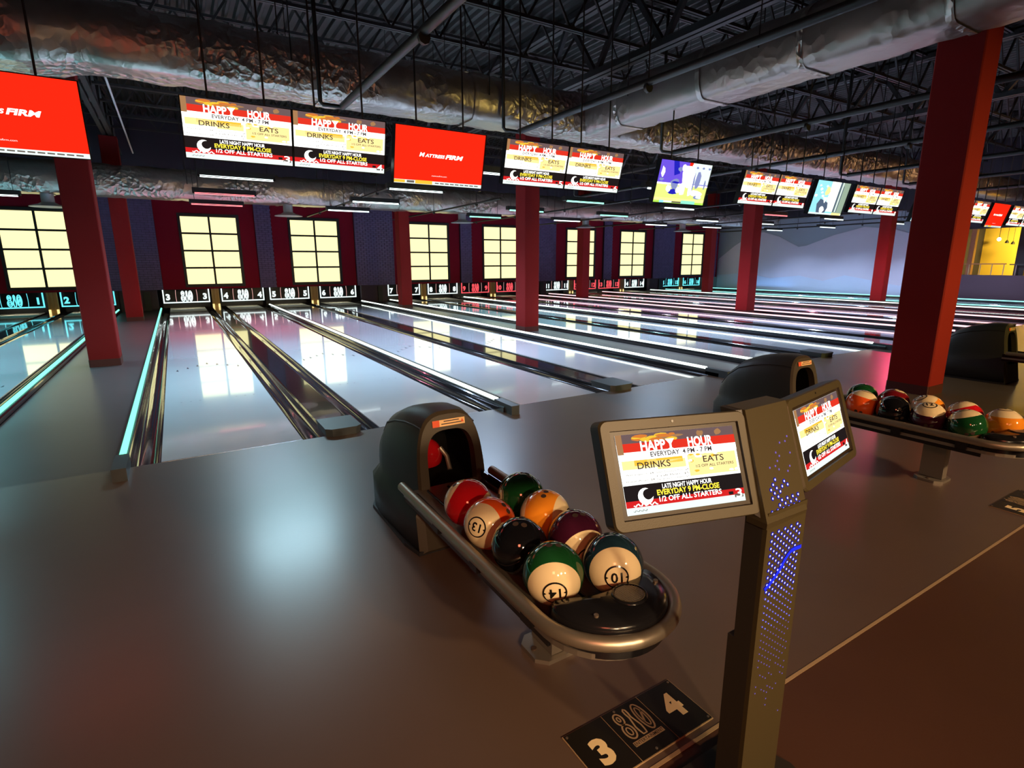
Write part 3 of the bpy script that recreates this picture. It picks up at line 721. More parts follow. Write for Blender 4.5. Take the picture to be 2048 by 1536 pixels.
def football():
    b = MB(); q = lambda v: 1-v; rnd = random.Random(5)
    rect(b, 0, 1, 0, 1, 'scr_lime', 0); rect(b, 0, 1, q(.52), 1, 'scr_purple', 1)
    rect(b, 0, 1, q(.56), q(.52), 'scr_white', 2); rect(b, 0, 1, q(.95), q(.88), 'scr_cream', 1.2)
    flat(b, [(.24,1), (.34,1), (.40,.72), (.30,.66)], 'scr_navy', 1.2)
    rect(b, .55, .62, .90, 1, 'scr_red', 1.5); rect(b, .60, 1, q(.50), 1, 'scr_pale', 1.3)
    for i in range(9): blob(b, .64+.04*i, .94-.02*(i%3), .03, .03, ['scr_white','scr_pale','scr_slate'][i%3], 1.6+i*.02, seed=i)
    # players: simple bodies of flat colour as the broadcast picture shows them
    blob(b, .08, .72, .035, .14, 'scr_white', 3); blob(b, .08, .55, .045, .035, 'scr_slate', 3.1)
    blob(b, .58, .66, .16, .26, 'scr_white', 3); blob(b, .50, .36, .06, .20, 'scr_white', 3.1); blob(b, .66, .34, .05, .18, 'scr_white', 3.2)
    blob(b, .46, .86, .05, .10, 'scr_white', 3.3); blob(b, .39, .82, .045, .06, 'scr_slate', 3.35)
    blob(b, .34, .46, .09, .16, 'scr_slate', 3.4); blob(b, .36, .50, .08, .03, 'scr_navy', 3.5); blob(b, .33, .28, .10, .07, 'scr_navy', 3.5); blob(b, .24, .34, .05, .10, 'scr_white', 3.6); blob(b, .43, .33, .05, .09, 'scr_white', 3.6)
    blob(b, .78, .60, .06, .22, 'scr_slate', 3.7); blob(b, .70, .55, .018, .26, 'scr_slate', 3.7); blob(b, .80, .28, .14, .08, 'scr_white', 3.8); blob(b, .84, .18, .09, .06, 'scr_slate', 3.9); blob(b, .86, .19, .06, .05, 'scr_pale', 3.95); blob(b, .93, .50, .02, .12, 'scr_slate', 3.8)
    rect(b, 0, 1, 0, .05, 'scr_green', 4); rect(b, .12, .20, .0, .06, 'scr_sky', 4.1); rect(b, .20, .36, .01, .05, 'scr_pale', 4.1); rect(b, .36, .54, .01, .045, 'scr_ink_soft', 4.1); rect(b, .54, .82, .0, .08, 'scr_mint', 4.1)
    return b
def talkshow():
    b = MB()
    rect(b, 0, 1, 0, 1, 'scr_sky', 0); rect(b, .44, .70, .10, 1, 'scr_white', 1); rect(b, .70, 1, 0, 1, 'scr_sage', 1.1)
    rect(b, .71, .75, .1, 1, 'scr_suit', 1.3); rect(b, .77, .80, .1, 1, 'scr_pale', 1.3); rect(b, .81, .83, .1, .9, 'scr_suit', 1.3)
    for i in range(7): blob(b, .08+.05*i, .55+.1*((i*3)%4), .04, .04, ['scr_white','scr_pale'][i%2], 1.4+.01*i, seed=i)
    blob(b, .34, .22, .18, .26, 'scr_suit', 2); blob(b, .38, .70, .075, .14, 'scr_cream', 2.2); blob(b, .36, .14, .07, .12, 'scr_white', 2.3); flat(b, [(.30,.52), (.44,.52), (.38,.34)], 'scr_white', 2.4)
    rect(b, 0, 1, 0, .05, 'scr_pale', 3); rect(b, .70, .98, .0, .07, 'scr_cream', 3.1)
    return b
def place_pic(pic, w, h, eps=.0015):
    b = MB(); b.v = [((x)*w, -z*eps, (y)*h) for x, y, z in pic.v]; b.f = pic.f; b.m = pic.m; b.mats = pic.mats; b.sm = pic.sm
    return b.mesh('screen_picture')
TILT = math.atan2(.125, .50)
def monitor(cx, w, h, ztop, picm, label, grp, num=None, name='overhead_screen'):
    """cx centre, hangs from ceiling rods; top nearer the viewer"""
    t = thing(name, label, 'screen', (cx-w/2, 1.10+.125*h/.5, ztop-h*.97), grp)
    t.rotation_euler = (TILT, 0, 0)
    b = MB(); e = .008; b.box(-e, w+e, .004, .07, -e, h+e, 'black_gloss'); b.box(-e, 0, -.012, .004, -e, h+e, 'black_gloss'); b.box(w, w+e, -.012, .004, -e, h+e, 'black_gloss')
    b.box(0, w, -.012, .004, h, h+e, 'black_gloss'); b.box(0, w, -.012, .004, -e, 0, 'black_gloss'); b.build('bezel', t)
    inst('screen_picture', picm, t, (0, .003, 0))
    if num:
        b = MB(); put_text(b, num, .915, .975, .05, .17, 'scr_white', 0, bold=.01, keep=False); b.v = [(x*w, -.009, y*h) for x, y, z in b.v]; b.build('lane_number', t)
    for s in (.24, .76):
        L = (5.99-ztop) if abs(cx-6.93) > .1 else .80
        p = Vector((w*s, .05, h*.9)); b = MB(); b.tube([p, p+Vector((0, math.sin(TILT), math.cos(TILT)))*L], .010, 'pipe_black', 6)
        b.build('hanging_rod', t)
HW, HH = .917, .505
happy_m = place_pic(HAPPY, HW, HH)
pairs = [-3.06, 1.401, 4.745, 9.203, 12.547, 17.0, 20.35, 24.8]
num = -1+2
names = ['first','second','third','fourth','fifth','sixth','seventh','eighth']
for i, c in enumerate(pairs):
    for s in (0, 1):
        ln = 1+2*i+s
        if c == -3.06: continue
        monitor(c + (-HW/2-.010 if s == 0 else HW/2+.010), HW, HH, 2.955, happy_m, 'overhead happy hour menu screen numbered %s above the approach' % NW[ln], 'happy hour menu screens in a row', str(ln))
TW, TH = 1.09, .585
red_a = place_pic(redtv(0), TW, TH); red_b = place_pic(redtv(1), TW, TH); foot = place_pic(football(), TW, TH); talk = place_pic(talkshow(), TW, TH)
for cx, pm, lab in ((-.785, red_a, 'large overhead television with plain red advert cut by the left edge'), (2.985, red_b, 'overhead television with red advert and yellow ticker tab'),
                    (6.93, foot, 'overhead television showing a football game on purple and green'), (10.87, talk, 'overhead television showing a man in a dark suit on light blue'),
                    (14.75, talk, 'overhead television hidden behind the big red column'), (18.67, red_b, 'small far overhead television with red advert right of the big column'), (22.6, talk, 'farthest overhead television at the right end of the row')):
    monitor(cx, TW, TH, 2.955, pm, lab, 'overhead televisions between the menu screens', name='overhead_television')

# ------------------------------------------------------------------ ball returns
def arch(w, h, zc, z0, y, n=24, p=2.4):
    """closed loop in xz at y: flat bottom at z0, superellipse top of height h, half width w"""
    pts = []
    for i in range(n+1):
        a = PI*i/n; c, s = math.cos(a), math.sin(a)
        pts.append((w*math.copysign(abs(c)**(2/p), c), y, zc+(h-zc)*abs(s)**(2/p)))
    return pts
def make_hood(label, cx):
    t = thing('ball_return_hood', label, 'ball return', (cx, 0, 0), 'black ball return hoods on the approach')
    # outer shell lofted front to back; local y, bottom widths flare
    def ring(y, w, h, wb, n=26):
        pts = [(wb, y, 0.0), (wb, y, .21), (w*1.0, y, .27)]
        for i in range(1, n):
            a = PI*i/n; c, s = math.cos(a), math.sin(a)
            pts.append((w*math.copysign(abs(c)**(.62), c), y, .27+(h-.27)*abs(s)**(.66)))
        pts += [(-w, y, .27), (-wb, y, .21), (-wb, y, 0)]
        return pts
    secs = [(-1.52, .10, .30, .17), (-1.56, .165, .42, .225), (-1.64, .205, .54, .25), (-1.76, .225, .645, .262), (-1.90, .226, .700, .255), (-2.05, .222, .735, .250), (-2.17, .212, .745, .24), (-2.235, .200, .738, .23)]
    rings = [ring(*s) for s in secs]
    # lean the front so the bottom comes forward
    def lean(p, k): x, y, z = p; return (x, y - k*(.76-z)*.17, z)
    rr = [[lean(p, i/(len(rings)-1)) for p in r] for i, r in enumerate(rings)]
    b = MB(); b.loft(rr, 'hood', close=True, cap0=True); b.build('shell', t)
    # ridges
    for s in (-1, 1):
        pth = [rr[q][9 if s > 0 else -10] for q in range(1, 8)]
        b = MB(); b.tube(pth, .006, 'hood', 6); b.build('ridge', t)
    # front frame with arched mouth
    F0 = rr[-1]
    def front(w, z0, h, zc, yo, n=26):
        pts = [(w, 0, z0), (w, 0, z0+(zc-z0)*.5), (w, 0, zc)]
        for i in range(1, n):
            a = PI*i/n; c, s = math.cos(a), math.sin(a); pts.append((w*math.copysign(abs(c)**.62, c), 0, zc+(h-zc)*abs(s)**.62))
        pts += [(-w, 0, zc), (-w, 0, z0+(zc-z0)*.5), (-w, 0, z0)]
        return [(x, -2.235-(.76-z)*.17+yo, z) for x, _, z in pts]
    outer = [tuple(p) for p in F0]
    mid = front(.188, .02, .722, .30, -.018); inner = front(.140, .24, .640, .42, -.018); inner2 = front(.134, .24, .632, .42, .03); deep = front(.13, .24, .61, .42, .34)
    b = MB(); b.loft([outer, mid, inner, inner2], 'hood_face', smooth=False); b.build('front_frame', t)
    b = MB(); b.loft([inner2, deep], 'mouth_black', cap1=True); b.build('mouth', t)
    b = MB(); b.add([(-.13, -2.27, .33), (.13, -2.27, .33), (.13, -2.0, .40), (-.13, -2.0, .40)], [(0,1,2,3)], 'mouth_black'); b.build('ramp', t)
    b = MB(); b.tube([(.05,-2.16,.36), (.06,-2.10,.42), (.03,-2.07,.47)], .014, 'steel_dull', 8); b.build('lift_arm', t)
    b = MB(); y = lambda z: -2.235-(.76-z)*.17-.024
    b.add([(-.095, y(.66), .66), (.095, y(.66), .66), (.095, y(.695), .695), (-.095, y(.695), .695)], [(0,1,2,3)], 'sticker')
    b.add([(-.095, y(.66)-.001, .66), (-.055, y(.66)-.001, .66), (-.055, y(.695)-.001, .695), (-.095, y(.695)-.001, .695)], [(0,1,2,3)], 'sticker_red')
    for (u, w_, z_) in ((-.03, .09, .684), (-.045, .12, .670)): b.add([(u, y(z_)-.002, z_), (u+w_, y(z_)-.002, z_), (u+w_, y(z_+.005)-.002, z_+.005), (u, y(z_+.005)-.002, z_+.005)], [(0,1,2,3)], 'arrow_dark')
    b.add([(.07, y(.67)-.002, .67), (.088, y(.67)-.002, .67), (.079, y(.69)-.002, .69)], [(0,1,2)], 'sticker_red')
    b.build('warning_sticker', t, label='orange and cream warning sticker')
    b = MB(); b.prism([(-.262,-1.66), (-.19,-1.51), (.19,-1.51), (.262,-1.66), (.262,-2.22), (.235,-2.37), (-.235,-2.37), (-.262,-2.22)], 0, .022, 'hood'); b.build('plinth', t)
    return t
RZ = .40
def make_rack(label, cx):
    t = thing('ball_rack', label, 'ball rack', (cx, 0, 0), 'ball racks in front of the hoods')
    hw = .25; yc = -3.58; r = .024
    path = [(-hw, -2.34, RZ)] + [(-hw, -2.5-.18*i, RZ) for i in range(6)]
    path += [(-hw*math.cos(a), yc-hw*math.sin(a), RZ) for a in [PI*i/20 for i in range(21)]]
    path += [(hw, -3.4+.18*i, RZ) for i in range(6)] + [(hw, -2.38, RZ)]
    b = MB(); b.tube(path, r, 'steel', 14); b.build('outer_rail', t, label='curved brushed metal rail')
    b = MB(); b.tube([(hw-.06, -2.38, RZ-.05), (hw-.05, -3.45, RZ-.06)], .014, 'pipe_black', 8); b.build('inner_rod', t)
    b = MB(); b.tube([(-hw+.06, -2.38, RZ-.05), (-hw+.05, -3.45, RZ-.06)], .014, 'pipe_black', 8); b.build('inner_rod', t)
    # tray: shallow pan
    pan = [(-hw+.02, -2.3), (hw-.02, -2.3)]
    o = [(x, y) for x, y in [(hw-.02, -2.30)] + [(hw-.02, yc)] + [((hw-.02)*math.cos(a), yc-(hw-.02)*math.sin(a)) for a in [PI*i/16 for i in range(1, 16)]] + [(-hw+.02, yc), (-hw+.02, -2.30)]]
    b = MB(); b.prism(o[::-1], .325, .345, 'steel_dull'); b.build('tray', t)
    b = MB()
    for s in (-1, 1): b.box(s*(hw-.03)-.006, s*(hw-.03)+.006, -3.6, -2.3, .30, .385, 'black_gloss')
    b.build('side_skirt', t)
    b = MB()
    for x in (-.115, -.0, .115): b.tube([(x, -2.35, .348), (x, -3.52, .348)], .007, 'black_gloss', 6)
    b.build('ball_track', t)
    # bumper: kidney shaped black moulding with fan grille
    nb = 24; outer = []; inn = []
    ro = hw-.035
    for i in range(nb+1):
        a = PI*i/nb; outer.append((ro*math.cos(a), yc-.02-ro*math.sin(a)))
    for i in range(nb+1):
        u = 1-2*i/nb; inn.append((ro*u, yc+.018-.062*math.cos(u*PI/2)**.8))
    b = MB()
    def lay(k, z):  # shrink toward the centre of the moulding
        c = (0, yc-.11)
        return [(c[0]+(x-c[0])*k, c[1]+(y-c[1])*k, z) for x, y in outer+inn[::-1][1:-1]]
    b.loft([lay(1, .33), lay(1.0, .405), lay(.985, .428), lay(.94, .442), lay(.7, .452), lay(.3, .455)], 'black_gloss', cap1=True); b.build('bumper', t, label='glossy black kidney shaped bumper')
    b = MB(); n = 20; c = (.03, yc-.115)
    b.loft([[(c[0]+q*math.cos(2*PI*k/n), c[1]+q*.9*math.sin(2*PI*k/n), z) for k in range(n)] for q, z in ((.064,.451), (.060,.460), (.052,.461), (.050,.456))], 'black_gloss'); b.build('fan_ring', t)
    b = MB()
    for i in range(-6, 7):
        L = math.sqrt(max(.05**2-(i*.0075)**2, 0)); b.box(c[0]+i*.0075-.0015, c[0]+i*.0075+.0015, c[1]-L*.9, c[1]+L*.9, .456, .4585, 'steel_dull')
        b.box(c[0]-L, c[0]+L, c[1]+i*.0068-.0015, c[1]+i*.0068+.0015, .4565, .459, 'steel_dull')
    b.build('fan_grille', t)
    for x, y in ((.165, yc-.10), (-.13, yc-.14)):
        b = MB(); b.tube([(x,y,.440), (x,y,.455)], .008, 'screw', 10); b.build('screw', t)
    # pedestal
    b = MB(); b.prism([(-.035,-3.36), (.035,-3.36), (.035,-3.22), (-.035,-3.22)], .02, .33, 'steel_dull'); b.prism([(-.12,-3.42), (.12,-3.42), (.12,-3.16), (-.12,-3.16)], .295, .325, 'black_gloss'); b.build('pedestal', t)
    b = MB(); b.prism([(-.10,-3.34), (-.06,-3.38), (.06,-3.38), (.10,-3.34), (.10,-3.24), (.06,-3.20), (-.06,-3.20), (-.10,-3.24)], 0, .018, 'steel_dull'); b.build('floor_flange', t)
    for s in (-1, 1):
        b = MB(); b.tube([(s*.072,-3.29,.018), (s*.072,-3.29,.024)], .012, 'hole', 8); b.build('bolt', t)
    for yy in (-2.75, -3.12, -3.5):
        b = MB(); b.box(-hw+.0, -hw+.035, yy-.03, yy+.03, RZ-.07, RZ-.022, 'black_gloss'); b.build('rail_bracket', t); b = MB(); b.box(hw-.035, hw, yy-.03, yy+.03, RZ-.07, RZ-.022, 'black_gloss'); b.build('rail_bracket', t)
    return t
HC = [1.425, 4.72, 9.23]
hood_lab = ['black domed ball return hood beside lane 3 and 4 approach with warning sticker', 'black ball return hood partly hidden by the touch screen console', 'dark ball return hood right of the big red column']
rack_lab = ['ball rack full of billiard style balls in the foreground', 'ball rack in front of the big red column', 'ball rack cut off by the right edge of the photo']
for i, cx in enumerate(HC):
    make_hood(hood_lab[i], cx); make_rack(rack_lab[i], [1.375, 4.715, 9.20][i])

# ------------------------------------------------------------------ balls
BR = .108
def ball_mesh(colr, kind):
    """pole along +z; stripe: cream caps, solid: cream spot at the pole"""
    b = MB(); n = 48
    if kind == 'stripe': lat = [-90,-75,-62,-50,-42,-34,-26,-17,-8,0,8,17,26,34,42,50,62,75,90]; lim = 34
    else: lat = [-90,-75,-60,-45,-30,-15,0,15,30,45,56,66.9,67.1,78,90]; lim = 67
    vs = []; lat = lat[1:-1]
    for a in lat:
        a = math.radians(a); vs += [(BR*math.cos(a)*math.cos(2*PI*k/n), BR*math.cos(a)*math.sin(2*PI*k/n), BR*math.sin(a)) for k in range(n)]
    vs += [(0, 0, -BR), (0, 0, BR)]; N = len(lat); mc, mo = b.mi('ball_cream'), b.mi('ball_'+colr); b.v = vs
    def face(f, mid):
        b.f.append(f); b.sm.append(True); b.m.append(mc if (abs(mid) > lim if kind == 'stripe' else mid > lim) else mo)
    for i in range(N-1):
        for k in range(n): face([i*n+k, i*n+(k+1)%n, (i+1)*n+(k+1)%n, (i+1)*n+k], (lat[i]+lat[i+1])/2)
    for k in range(n): face([N*n, (k+1)%n, k], -85); face([N*n+1, (N-1)*n+k, (N-1)*n+(k+1)%n], 85)
    return b.mesh('body')
bmc = {}
def proj_sphere(b, k=1.010):
    b.v = [tuple(Vector((x, y, math.sqrt(max(BR*BR-x*x-y*y, 1e-6)))).normalized()*BR*k) for x, y, z in b.v]; return b
def make_ball(pos, colr, kind, numb, pole, roll, label, grp, hole=None):
    """pole and hole are directions in camera axes (right, up, toward); roll turns the number"""
    t = thing('bowling_ball', label, 'bowling ball', pos, grp)
    zz = (CAM-Vector(pos)).normalized(); xx = (rt-zz*rt.dot(zz)).normalized(); cm = Matrix((xx, zz.cross(xx), zz)).transposed()
    z = (cm @ Vector(pole)).normalized(); x = cm @ Vector((math.cos(roll), math.sin(roll), 0)); x = (x - z*x.dot(z)).normalized(); y = z.cross(x)
    t.rotation_euler = Matrix((x, y, z)).transposed().to_euler()
    k = (colr, kind)
    if k not in bmc: bmc[k] = ball_mesh(colr, kind)
    inst('body', bmc[k], t)
    if numb:
        kk = ('n', numb)
        if kk not in bmc:
            b = MB(); ring2d(b, 0, 0, .036, .041, 'ball_ink', 0, 32)
            for s in (0, 1): flat(b, [(.036*math.cos(s*PI+.12), .036*math.sin(s*PI+.12)), (.028*math.cos(s*PI), .028*math.sin(s*PI)), (.036*math.cos(s*PI-.12), .036*math.sin(s*PI-.12))], 'ball_ink')
            put_text(b, numb, -.022, .022, -.018, .018, 'ball_ink', 0, bold=.02, keep=True); bmc[kk] = proj_sphere(b).mesh('number_mark')
        inst('number_mark', bmc[kk], t)
    if 'h' not in bmc:
        b = MB(); ring2d(b, 0, 0, .0001, .0115, 'hole', 0, 14); bmc['h'] = proj_sphere(b, 1.007).mesh('finger_hole')
    hd = Vector(hole) if hole else Vector((.1, .9, .35))
    hw_ = (cm @ hd).normalized(); Rm = Matrix((x, y, z))          # world -> local
    hl = Rm @ hw_; 
    base = hl.to_track_quat('Z', 'Y')
    for dx, dy in ((-.016, 0), (.016, 0), (0, -.062)):
        d = Vector((dx, dy, math.sqrt(BR*BR-dx*dx-dy*dy))).normalized(); q = (base @ d).to_track_quat('Z', 'Y')
        o = inst('finger_hole', bmc['h'], t); o.rotation_euler = q.to_euler()
    return t
G0 = 0
G1 = 'balls on the foreground rack'; G2 = 'balls on the rack by the big red column'
BZ = .348+.007+BR-.004
pi = PI
for a in [
    ((1.267,-2.805,BZ), 'red', 'stripe', '11', (.80,-.45,.18), 0, 'red striped ball nearest the hood in the foreground rack', (-.5,.8,.3)),
    ((1.255,-3.028,BZ), 'orange', 'stripe', '13', (-.50,-.15,.85), pi-.25, 'orange and cream ball with circled 13', (.60,.55,.55)),
    ((1.262,-3.247,BZ), 'black', 'solid', '8', (-.1,-.95,-.3), 0, 'solid black ball in the middle of the foreground rack', (.02,.70,.70)),
    ((1.263,-3.466,BZ), 'green', 'stripe', '14', (.05,-.62,.78), pi+.06, 'green striped ball with circled 14 beside the bumper', (.05,.82,.55)),
    ((1.512,-2.862,BZ), 'green', 'solid', '6', (-.93,.0,.35), .5, 'dark green solid ball at the back of the foreground rack', (.3,.85,.4)),
    ((1.494,-3.085,BZ), 'amber', 'stripe', '9', (.90,-.12,.30), 0, 'amber striped ball between the green and purple ones', (.0,.80,.6)),
    ((1.484,-3.308,BZ), 'purple', 'stripe', '12', (.40,-.66,.62), 0, 'deep purple striped ball in front of the amber one', (.15,.78,.6)),
    ((1.481,-3.530,BZ), 'navy', 'stripe', '10', (.10,-.44,.89), pi, 'dark blue striped ball with circled 10 tucked behind the bumper', (.0,.95,.2))]:
    make_ball(*a[:7], G1, a[7])
for a in [
    ((4.595,-2.816,BZ), 'orange', 'stripe', '13', (.35,.93,.1), 1.0, 'orange striped ball at the left end of the far rack', (-.2,-.5,.8)),
    ((4.835,-2.700,BZ), 'green', 'solid', '6', (.8,-.2,.2), 0, 'dark green ball behind the orange one on the far rack', (0,-.5,.8)),
    ((4.597,-3.034,BZ), 'black', 'solid', '8', (-.1,-.95,-.3), 0, 'black solid ball on the far rack beside the orange one', (.3,-.5,.8)),
    ((4.835,-2.925,BZ), 'maroon', 'solid', '7', (.4,.85,.2), 0, 'maroon ball behind the black one on the far rack', (0,-.5,.8)),
    ((4.597,-3.252,BZ), 'purple', 'stripe', '12', (.12,.86,.5), .2, 'cream topped ball with circled 12 on the far rack', (0,-.5,.85)),
    ((4.835,-3.150,BZ), 'amber', 'stripe', '11', (-.35,.85,.38), .5, 'cream topped ball with circled 11 behind the 12', (0,-.5,.85)),
    ((4.597,-3.472,BZ), 'green', 'stripe', '14', (-.15,.93,.1), 0, 'green striped ball at the near end of the far rack', (.1,-.5,.85)),
    ((4.835,-3.372,BZ), 'red', 'stripe', '3', (-.25,.95,.0), 0, 'red striped ball in the back row of the far rack', (0,-.5,.85)),
    ((4.815,-3.592,BZ), 'amber', 'stripe', '9', (.15,.96,.15), 0, 'amber striped ball at the right end of the far rack', (-.35,-.5,.8))]:
    make_ball(*a[:7], G2, a[7])

make_ball((1.380,-2.01,.415), 'red', 'solid', None, (0,0,-1), 0, 'red ball waiting inside the mouth of the foreground hood', G1)

# ------------------------------------------------------------------ touch screen console
def lerp(a, b, t): return a+(b-a)*t
def quad_pt(Q, u, v, out=0):
    """Q: TL TR BR BL; u right, v down; out toward the viewer"""
    n = (Q[1]-Q[0]).cross(Q[3]-Q[0]).normalized()   # computed below to face the viewer
    if n.dot(CAM-Q[0]) < 0: n = -n
    return lerp(lerp(Q[0], Q[1], u), lerp(Q[3], Q[2], u), v)+n*out
def rr_loop(u0, u1, v0, v1, ru, rv, n=5):
    P = []
    for cu, cv, a0 in ((u1-ru, v1-rv, 0), (u0+ru, v1-rv, 1), (u0+ru, v0+rv, 2), (u1-ru, v0+rv, 3)):
        for i in range(n+1):
            a = PI/2*(a0+i/n); P.append((cu+ru*math.cos(a), cv+rv*math.sin(a)))
    return P
def make_console(off, label):
    t = thing('touch_console', label, 'console', (1.47+off, -4.12, 0))
    O = Vector((1.47, -4.12, 0))
    V = lambda *a: Vector(a)-O
    QL = [V(1.0297,-3.959,1.1678), V(1.3882,-4.056,1.1639), V(1.4024,-4.136,.9246), V(1.0052,-4.041,.9325)]
    QR = [V(1.565,-4.056,1.165), V(1.9786,-3.972,1.160), V(1.9711,-4.056,.9377), V(1.569,-4.138,.934)]
    def housing(Q, nm):
        c0 = (Q[0]+Q[1]+Q[2]+Q[3])/4; U = ((Q[1]-Q[0])+(Q[2]-Q[3]))/4; Vv = ((Q[3]-Q[0])+(Q[2]-Q[1]))/4
        Q = [c0-U-Vv, c0+U-Vv, c0+U+Vv, c0-U+Vv]
        nrm = (Q[1]-Q[0]).cross(Q[3]-Q[0]).normalized()
        if nrm.y > 0: nrm = -nrm
        def pt(u, v, o): return lerp(lerp(Q[0], Q[1], u), lerp(Q[3], Q[2], u), v)+nrm*o
        L = lambda a, b, c, d, r, o: [pt(u, v, o) for u, v in rr_loop(a, b, c, d, r, r*1.5)]
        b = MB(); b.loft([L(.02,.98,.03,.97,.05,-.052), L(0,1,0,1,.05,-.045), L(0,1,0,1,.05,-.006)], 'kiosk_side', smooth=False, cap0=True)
        b.loft([L(0,1,0,1,.05,-.006), L(.008,.992,.012,.988,.05,0), L(.062,.938,.10,.90,.005,0)], 'kiosk', smooth=False); hs = b.build('display_housing', t)
        b = MB(); b.loft([L(.062,.938,.10,.90,.005,0), L(.066,.934,.107,.893,.005,-.006), L(.10,.90,.155,.845,.004,-.006)], 'kiosk_bezel', smooth=False, cap1=True); b.build('bezel', hs)
        b = MB(); pts = [pt(.48+.008*math.cos(a), .05+.012*math.sin(a), .0008) for a in [2*PI*i/10 for i in range(10)]]; b.add(pts, [tuple(range(10))], 'black_gloss'); b.build('camera_dot', hs)
        b = MB(); b.v = [tuple(pt(.095+.805*x, .14+.715*(1-y), -.005+.00035*z)) for x, y, z in HAPPY.v]; b.f = HAPPY.f; b.m = HAPPY.m; b.mats = HAPPY.mats; b.sm = HAPPY.sm
        b.build('screen_picture', hs)
        return pt, hs
    ptL, hsL = housing(QL, 'l'); ptR, hsR = housing(QR, 'r')
    b = MB(); put_text(b, '3', .92, .975, .05, .17, 'scr_white', 0, bold=.01); b.v = [tuple(ptL(.095+.805*x, .14+.715*(1-y), -.0025)) for x, y, z in b.v]; b.build('lane_number', hsL)
    b = MB(); put_text(b, '4', .92, .975, .05, .17, 'scr_white', 0, bold=.01); b.v = [tuple(ptR(.095+.805*x, .14+.715*(1-y), -.0025)) for x, y, z in b.v]; b.build('lane_number', hsR)
    # centre strip
    A, B_, C, D = V(1.3950,-4.060,1.1638), V(1.5617,-4.058,1.1659), V(1.5459,-4.155,.9068), V(1.3829,-4.155,.9081)
    Cf, Df = V(1.5459,-4.151,.895), V(1.388,-4.151,.890)
    back = Vector((0, .055, 0))
    b = MB(); b.add([A,B_,C,D,A+back,B_+back,C+back,D+back], [(0,1,2,3), (4,7,6,5), (0,4,5,1), (1,5,6,2), (3,2,6,7), (0,3,7,4)], 'kiosk')
    b.add([D,C,Cf,Df,D+back,C+back,Cf+back,Df+back], [(0,1,2,3), (0,3,7,4), (1,5,6,2), (3,2,6,7)], 'kiosk'); b.build('centre_panel', t)
    # dark back hinge cover between left display and strip
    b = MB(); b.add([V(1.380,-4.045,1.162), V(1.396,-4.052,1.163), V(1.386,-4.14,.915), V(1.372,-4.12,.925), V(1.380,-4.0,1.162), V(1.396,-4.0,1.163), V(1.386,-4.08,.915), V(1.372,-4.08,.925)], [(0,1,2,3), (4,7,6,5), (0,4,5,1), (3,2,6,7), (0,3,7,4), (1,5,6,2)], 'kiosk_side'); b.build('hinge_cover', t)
    # post
    b = MB(); x0, x1 = 1.393-O.x, 1.552-O.x; yf = -4.15-O.y
    b.box(x0, x1, yf, yf+.012, .02, .93, 'kiosk'); b.build('post_face', t)
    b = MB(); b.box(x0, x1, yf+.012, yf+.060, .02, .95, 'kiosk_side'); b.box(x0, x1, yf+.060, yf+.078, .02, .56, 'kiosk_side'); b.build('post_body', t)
    b = MB(); b.prism([(x0-.12,-.12), (x1+.12,-.12), (x1+.14,.0), (x1+.08,.16), (x0-.08,.16), (x0-.14,.0)], 0, .02, 'kiosk_side'); b.build('base_plate', t)
    # LED dots
    b = MB(); rnd = random.Random(11)
    def dot(p, nrm, r, m):
        nrm = nrm.normalized(); a = nrm.cross(Vector((0,0,1))).normalized(); c = a.cross(nrm)
        if m == 'led_blue_hot': b.add([p+nrm*.0006+(a*math.cos(2*PI*k/8)+c*math.sin(2*PI*k/8))*r*2.0 for k in range(8)], [tuple(range(8))], 'led_halo')  # glow around the dot drawn as a larger emissive disc
        b.add([p+nrm*.0012+(a*math.cos(2*PI*k/8)+c*math.sin(2*PI*k/8))*r for k in range(8)], [tuple(range(8))], m)
    hn = (B_-A).cross(D-A).normalized()
    if hn.y > 0: hn = -hn
    for r in range(17):
        v = .32+.60*r/16
        for q in range(11):
            u = .16+.68*(q/10)
            keep = rnd.random() < (.10+1.0*(r/16)**2.2)
            if abs(u-.5) > .14+.22*(r/16): keep = keep and rnd.random() < .35
            if not keep or (q+r) % 2: continue
            p = lerp(lerp(A, B_, u), lerp(D, C, u), v); dot(p, hn, .0028, 'led_blue_hot' if r > 8 else 'led_blue_dim')
    pn_ = Vector((0,-1,0))
    for r in range(62):
        z = .873-.0098*r
        for q in range(10):
            if (q+r) % 2: continue
            x = x0+.022+(x1-x0-.044)*q/9
            if rnd.random() > (1.0 if r < 30 else max(.02, 1-(r-30)/24)): continue
            dot(Vector((x, yf, z)), pn_, .0028 if r < 20 else .0020, 'led_blue_hot' if r < 18 else ('led_blue' if r < 28 else 'led_blue_dim'))
    b.build('indicator_lights', t, kind='stuff', label='blue pinhole lights')
    b = MB(); pts = []
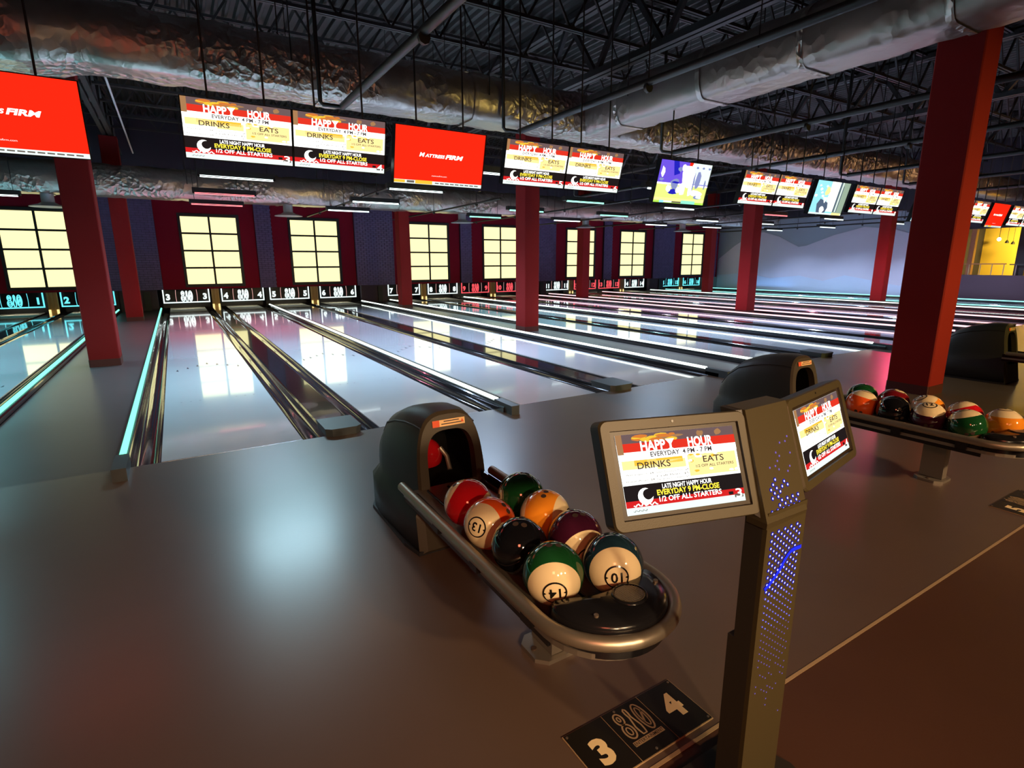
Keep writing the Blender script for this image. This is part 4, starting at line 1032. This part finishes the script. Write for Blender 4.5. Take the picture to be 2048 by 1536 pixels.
    for i in range(21):
        s = i/20; x = x0+.012+(x1-x0-.020)*s; z = .728+.088*s**.95+.014*math.sin(s*2*PI*1.1+PI*1.1)*(1 if s > .4 else .4); pts.append((x, z))
    stroke(b, pts, .010, 'swoosh_blue'); b.v = [(x, yf-.0025, z) for x, z, _ in b.v]; b.build('wave_light', t, label='blue glowing wavy line')
    # blue spill from the perforations
    l = bpy.data.lights.new('led_spill', 'AREA'); l.size = .12; l.energy = .05; l.color = (.1,.1,1.0)
    lo = bpy.data.objects.new('led_spill', l); COL.objects.link(lo); lo.parent = t; lo.location = ((x0+x1)/2, yf-.10, .80); lo.rotation_euler = (PI/2, 0, PI)
    return t
make_console(0, 'tall twin touch screen console with blue pinhole lights in the foreground')

# ------------------------------------------------------------------ lane number plates in the floor
def plate(x, y, a, bnum, label):
    t = thing('floor_plate', label, 'floor sign', (x, y, 0), 'black lane number plates in the floor')
    w, h = .485, .205
    b = MB(); b.box(0, w, 0, h, 0, .004, 'print_tan'); b.build('rim', t)
    for i, (u0, u1) in enumerate(((.003, .160), (.163, .322), (.325, w-.003))):
        b = MB(); b.box(u0, u1, .003, h-.003, .002, .0055, 'plate_black'); b.build('panel', t)
    b = MB(); put_text(b, a, .045, .115, .045, .145, 'print_cream', .006, bold=.05, keep=True); b.build('lane_number', t); b = MB(); put_text(b, bnum, .37, .44, .06, .16, 'print_cream', .006, bold=.05, keep=True); b.build('lane_number', t)
    b = MB(); logo(b, .183, .305, .075, .185, 'print_tan', .006, lw=.055); stroke(b, [(.18,.058), (.308,.058)], .018, 'print_tan', .0058); put_text(b, 'ENTERTAINMENT', .182, .306, .052, .064, 'plate_black', .0062, bold=.01); b.build('logo', t)
    for u, v in ((.012,.012), (w-.012,.012), (.012,h-.012), (w-.012,h-.012), (w/2-.01,.014), (w/2-.03,h-.012)):
        b = MB(); b.tube([(u,v,.004), (u,v,.0072)], .0045, 'screw', 8); b.build('screw', t)
plate(1.160, -3.875, '3', '4', 'black floor plate marked 3 and 4 beside the console post')
plate(4.49, -3.895, '5', '6', 'black floor plate marked 5 at the right edge')
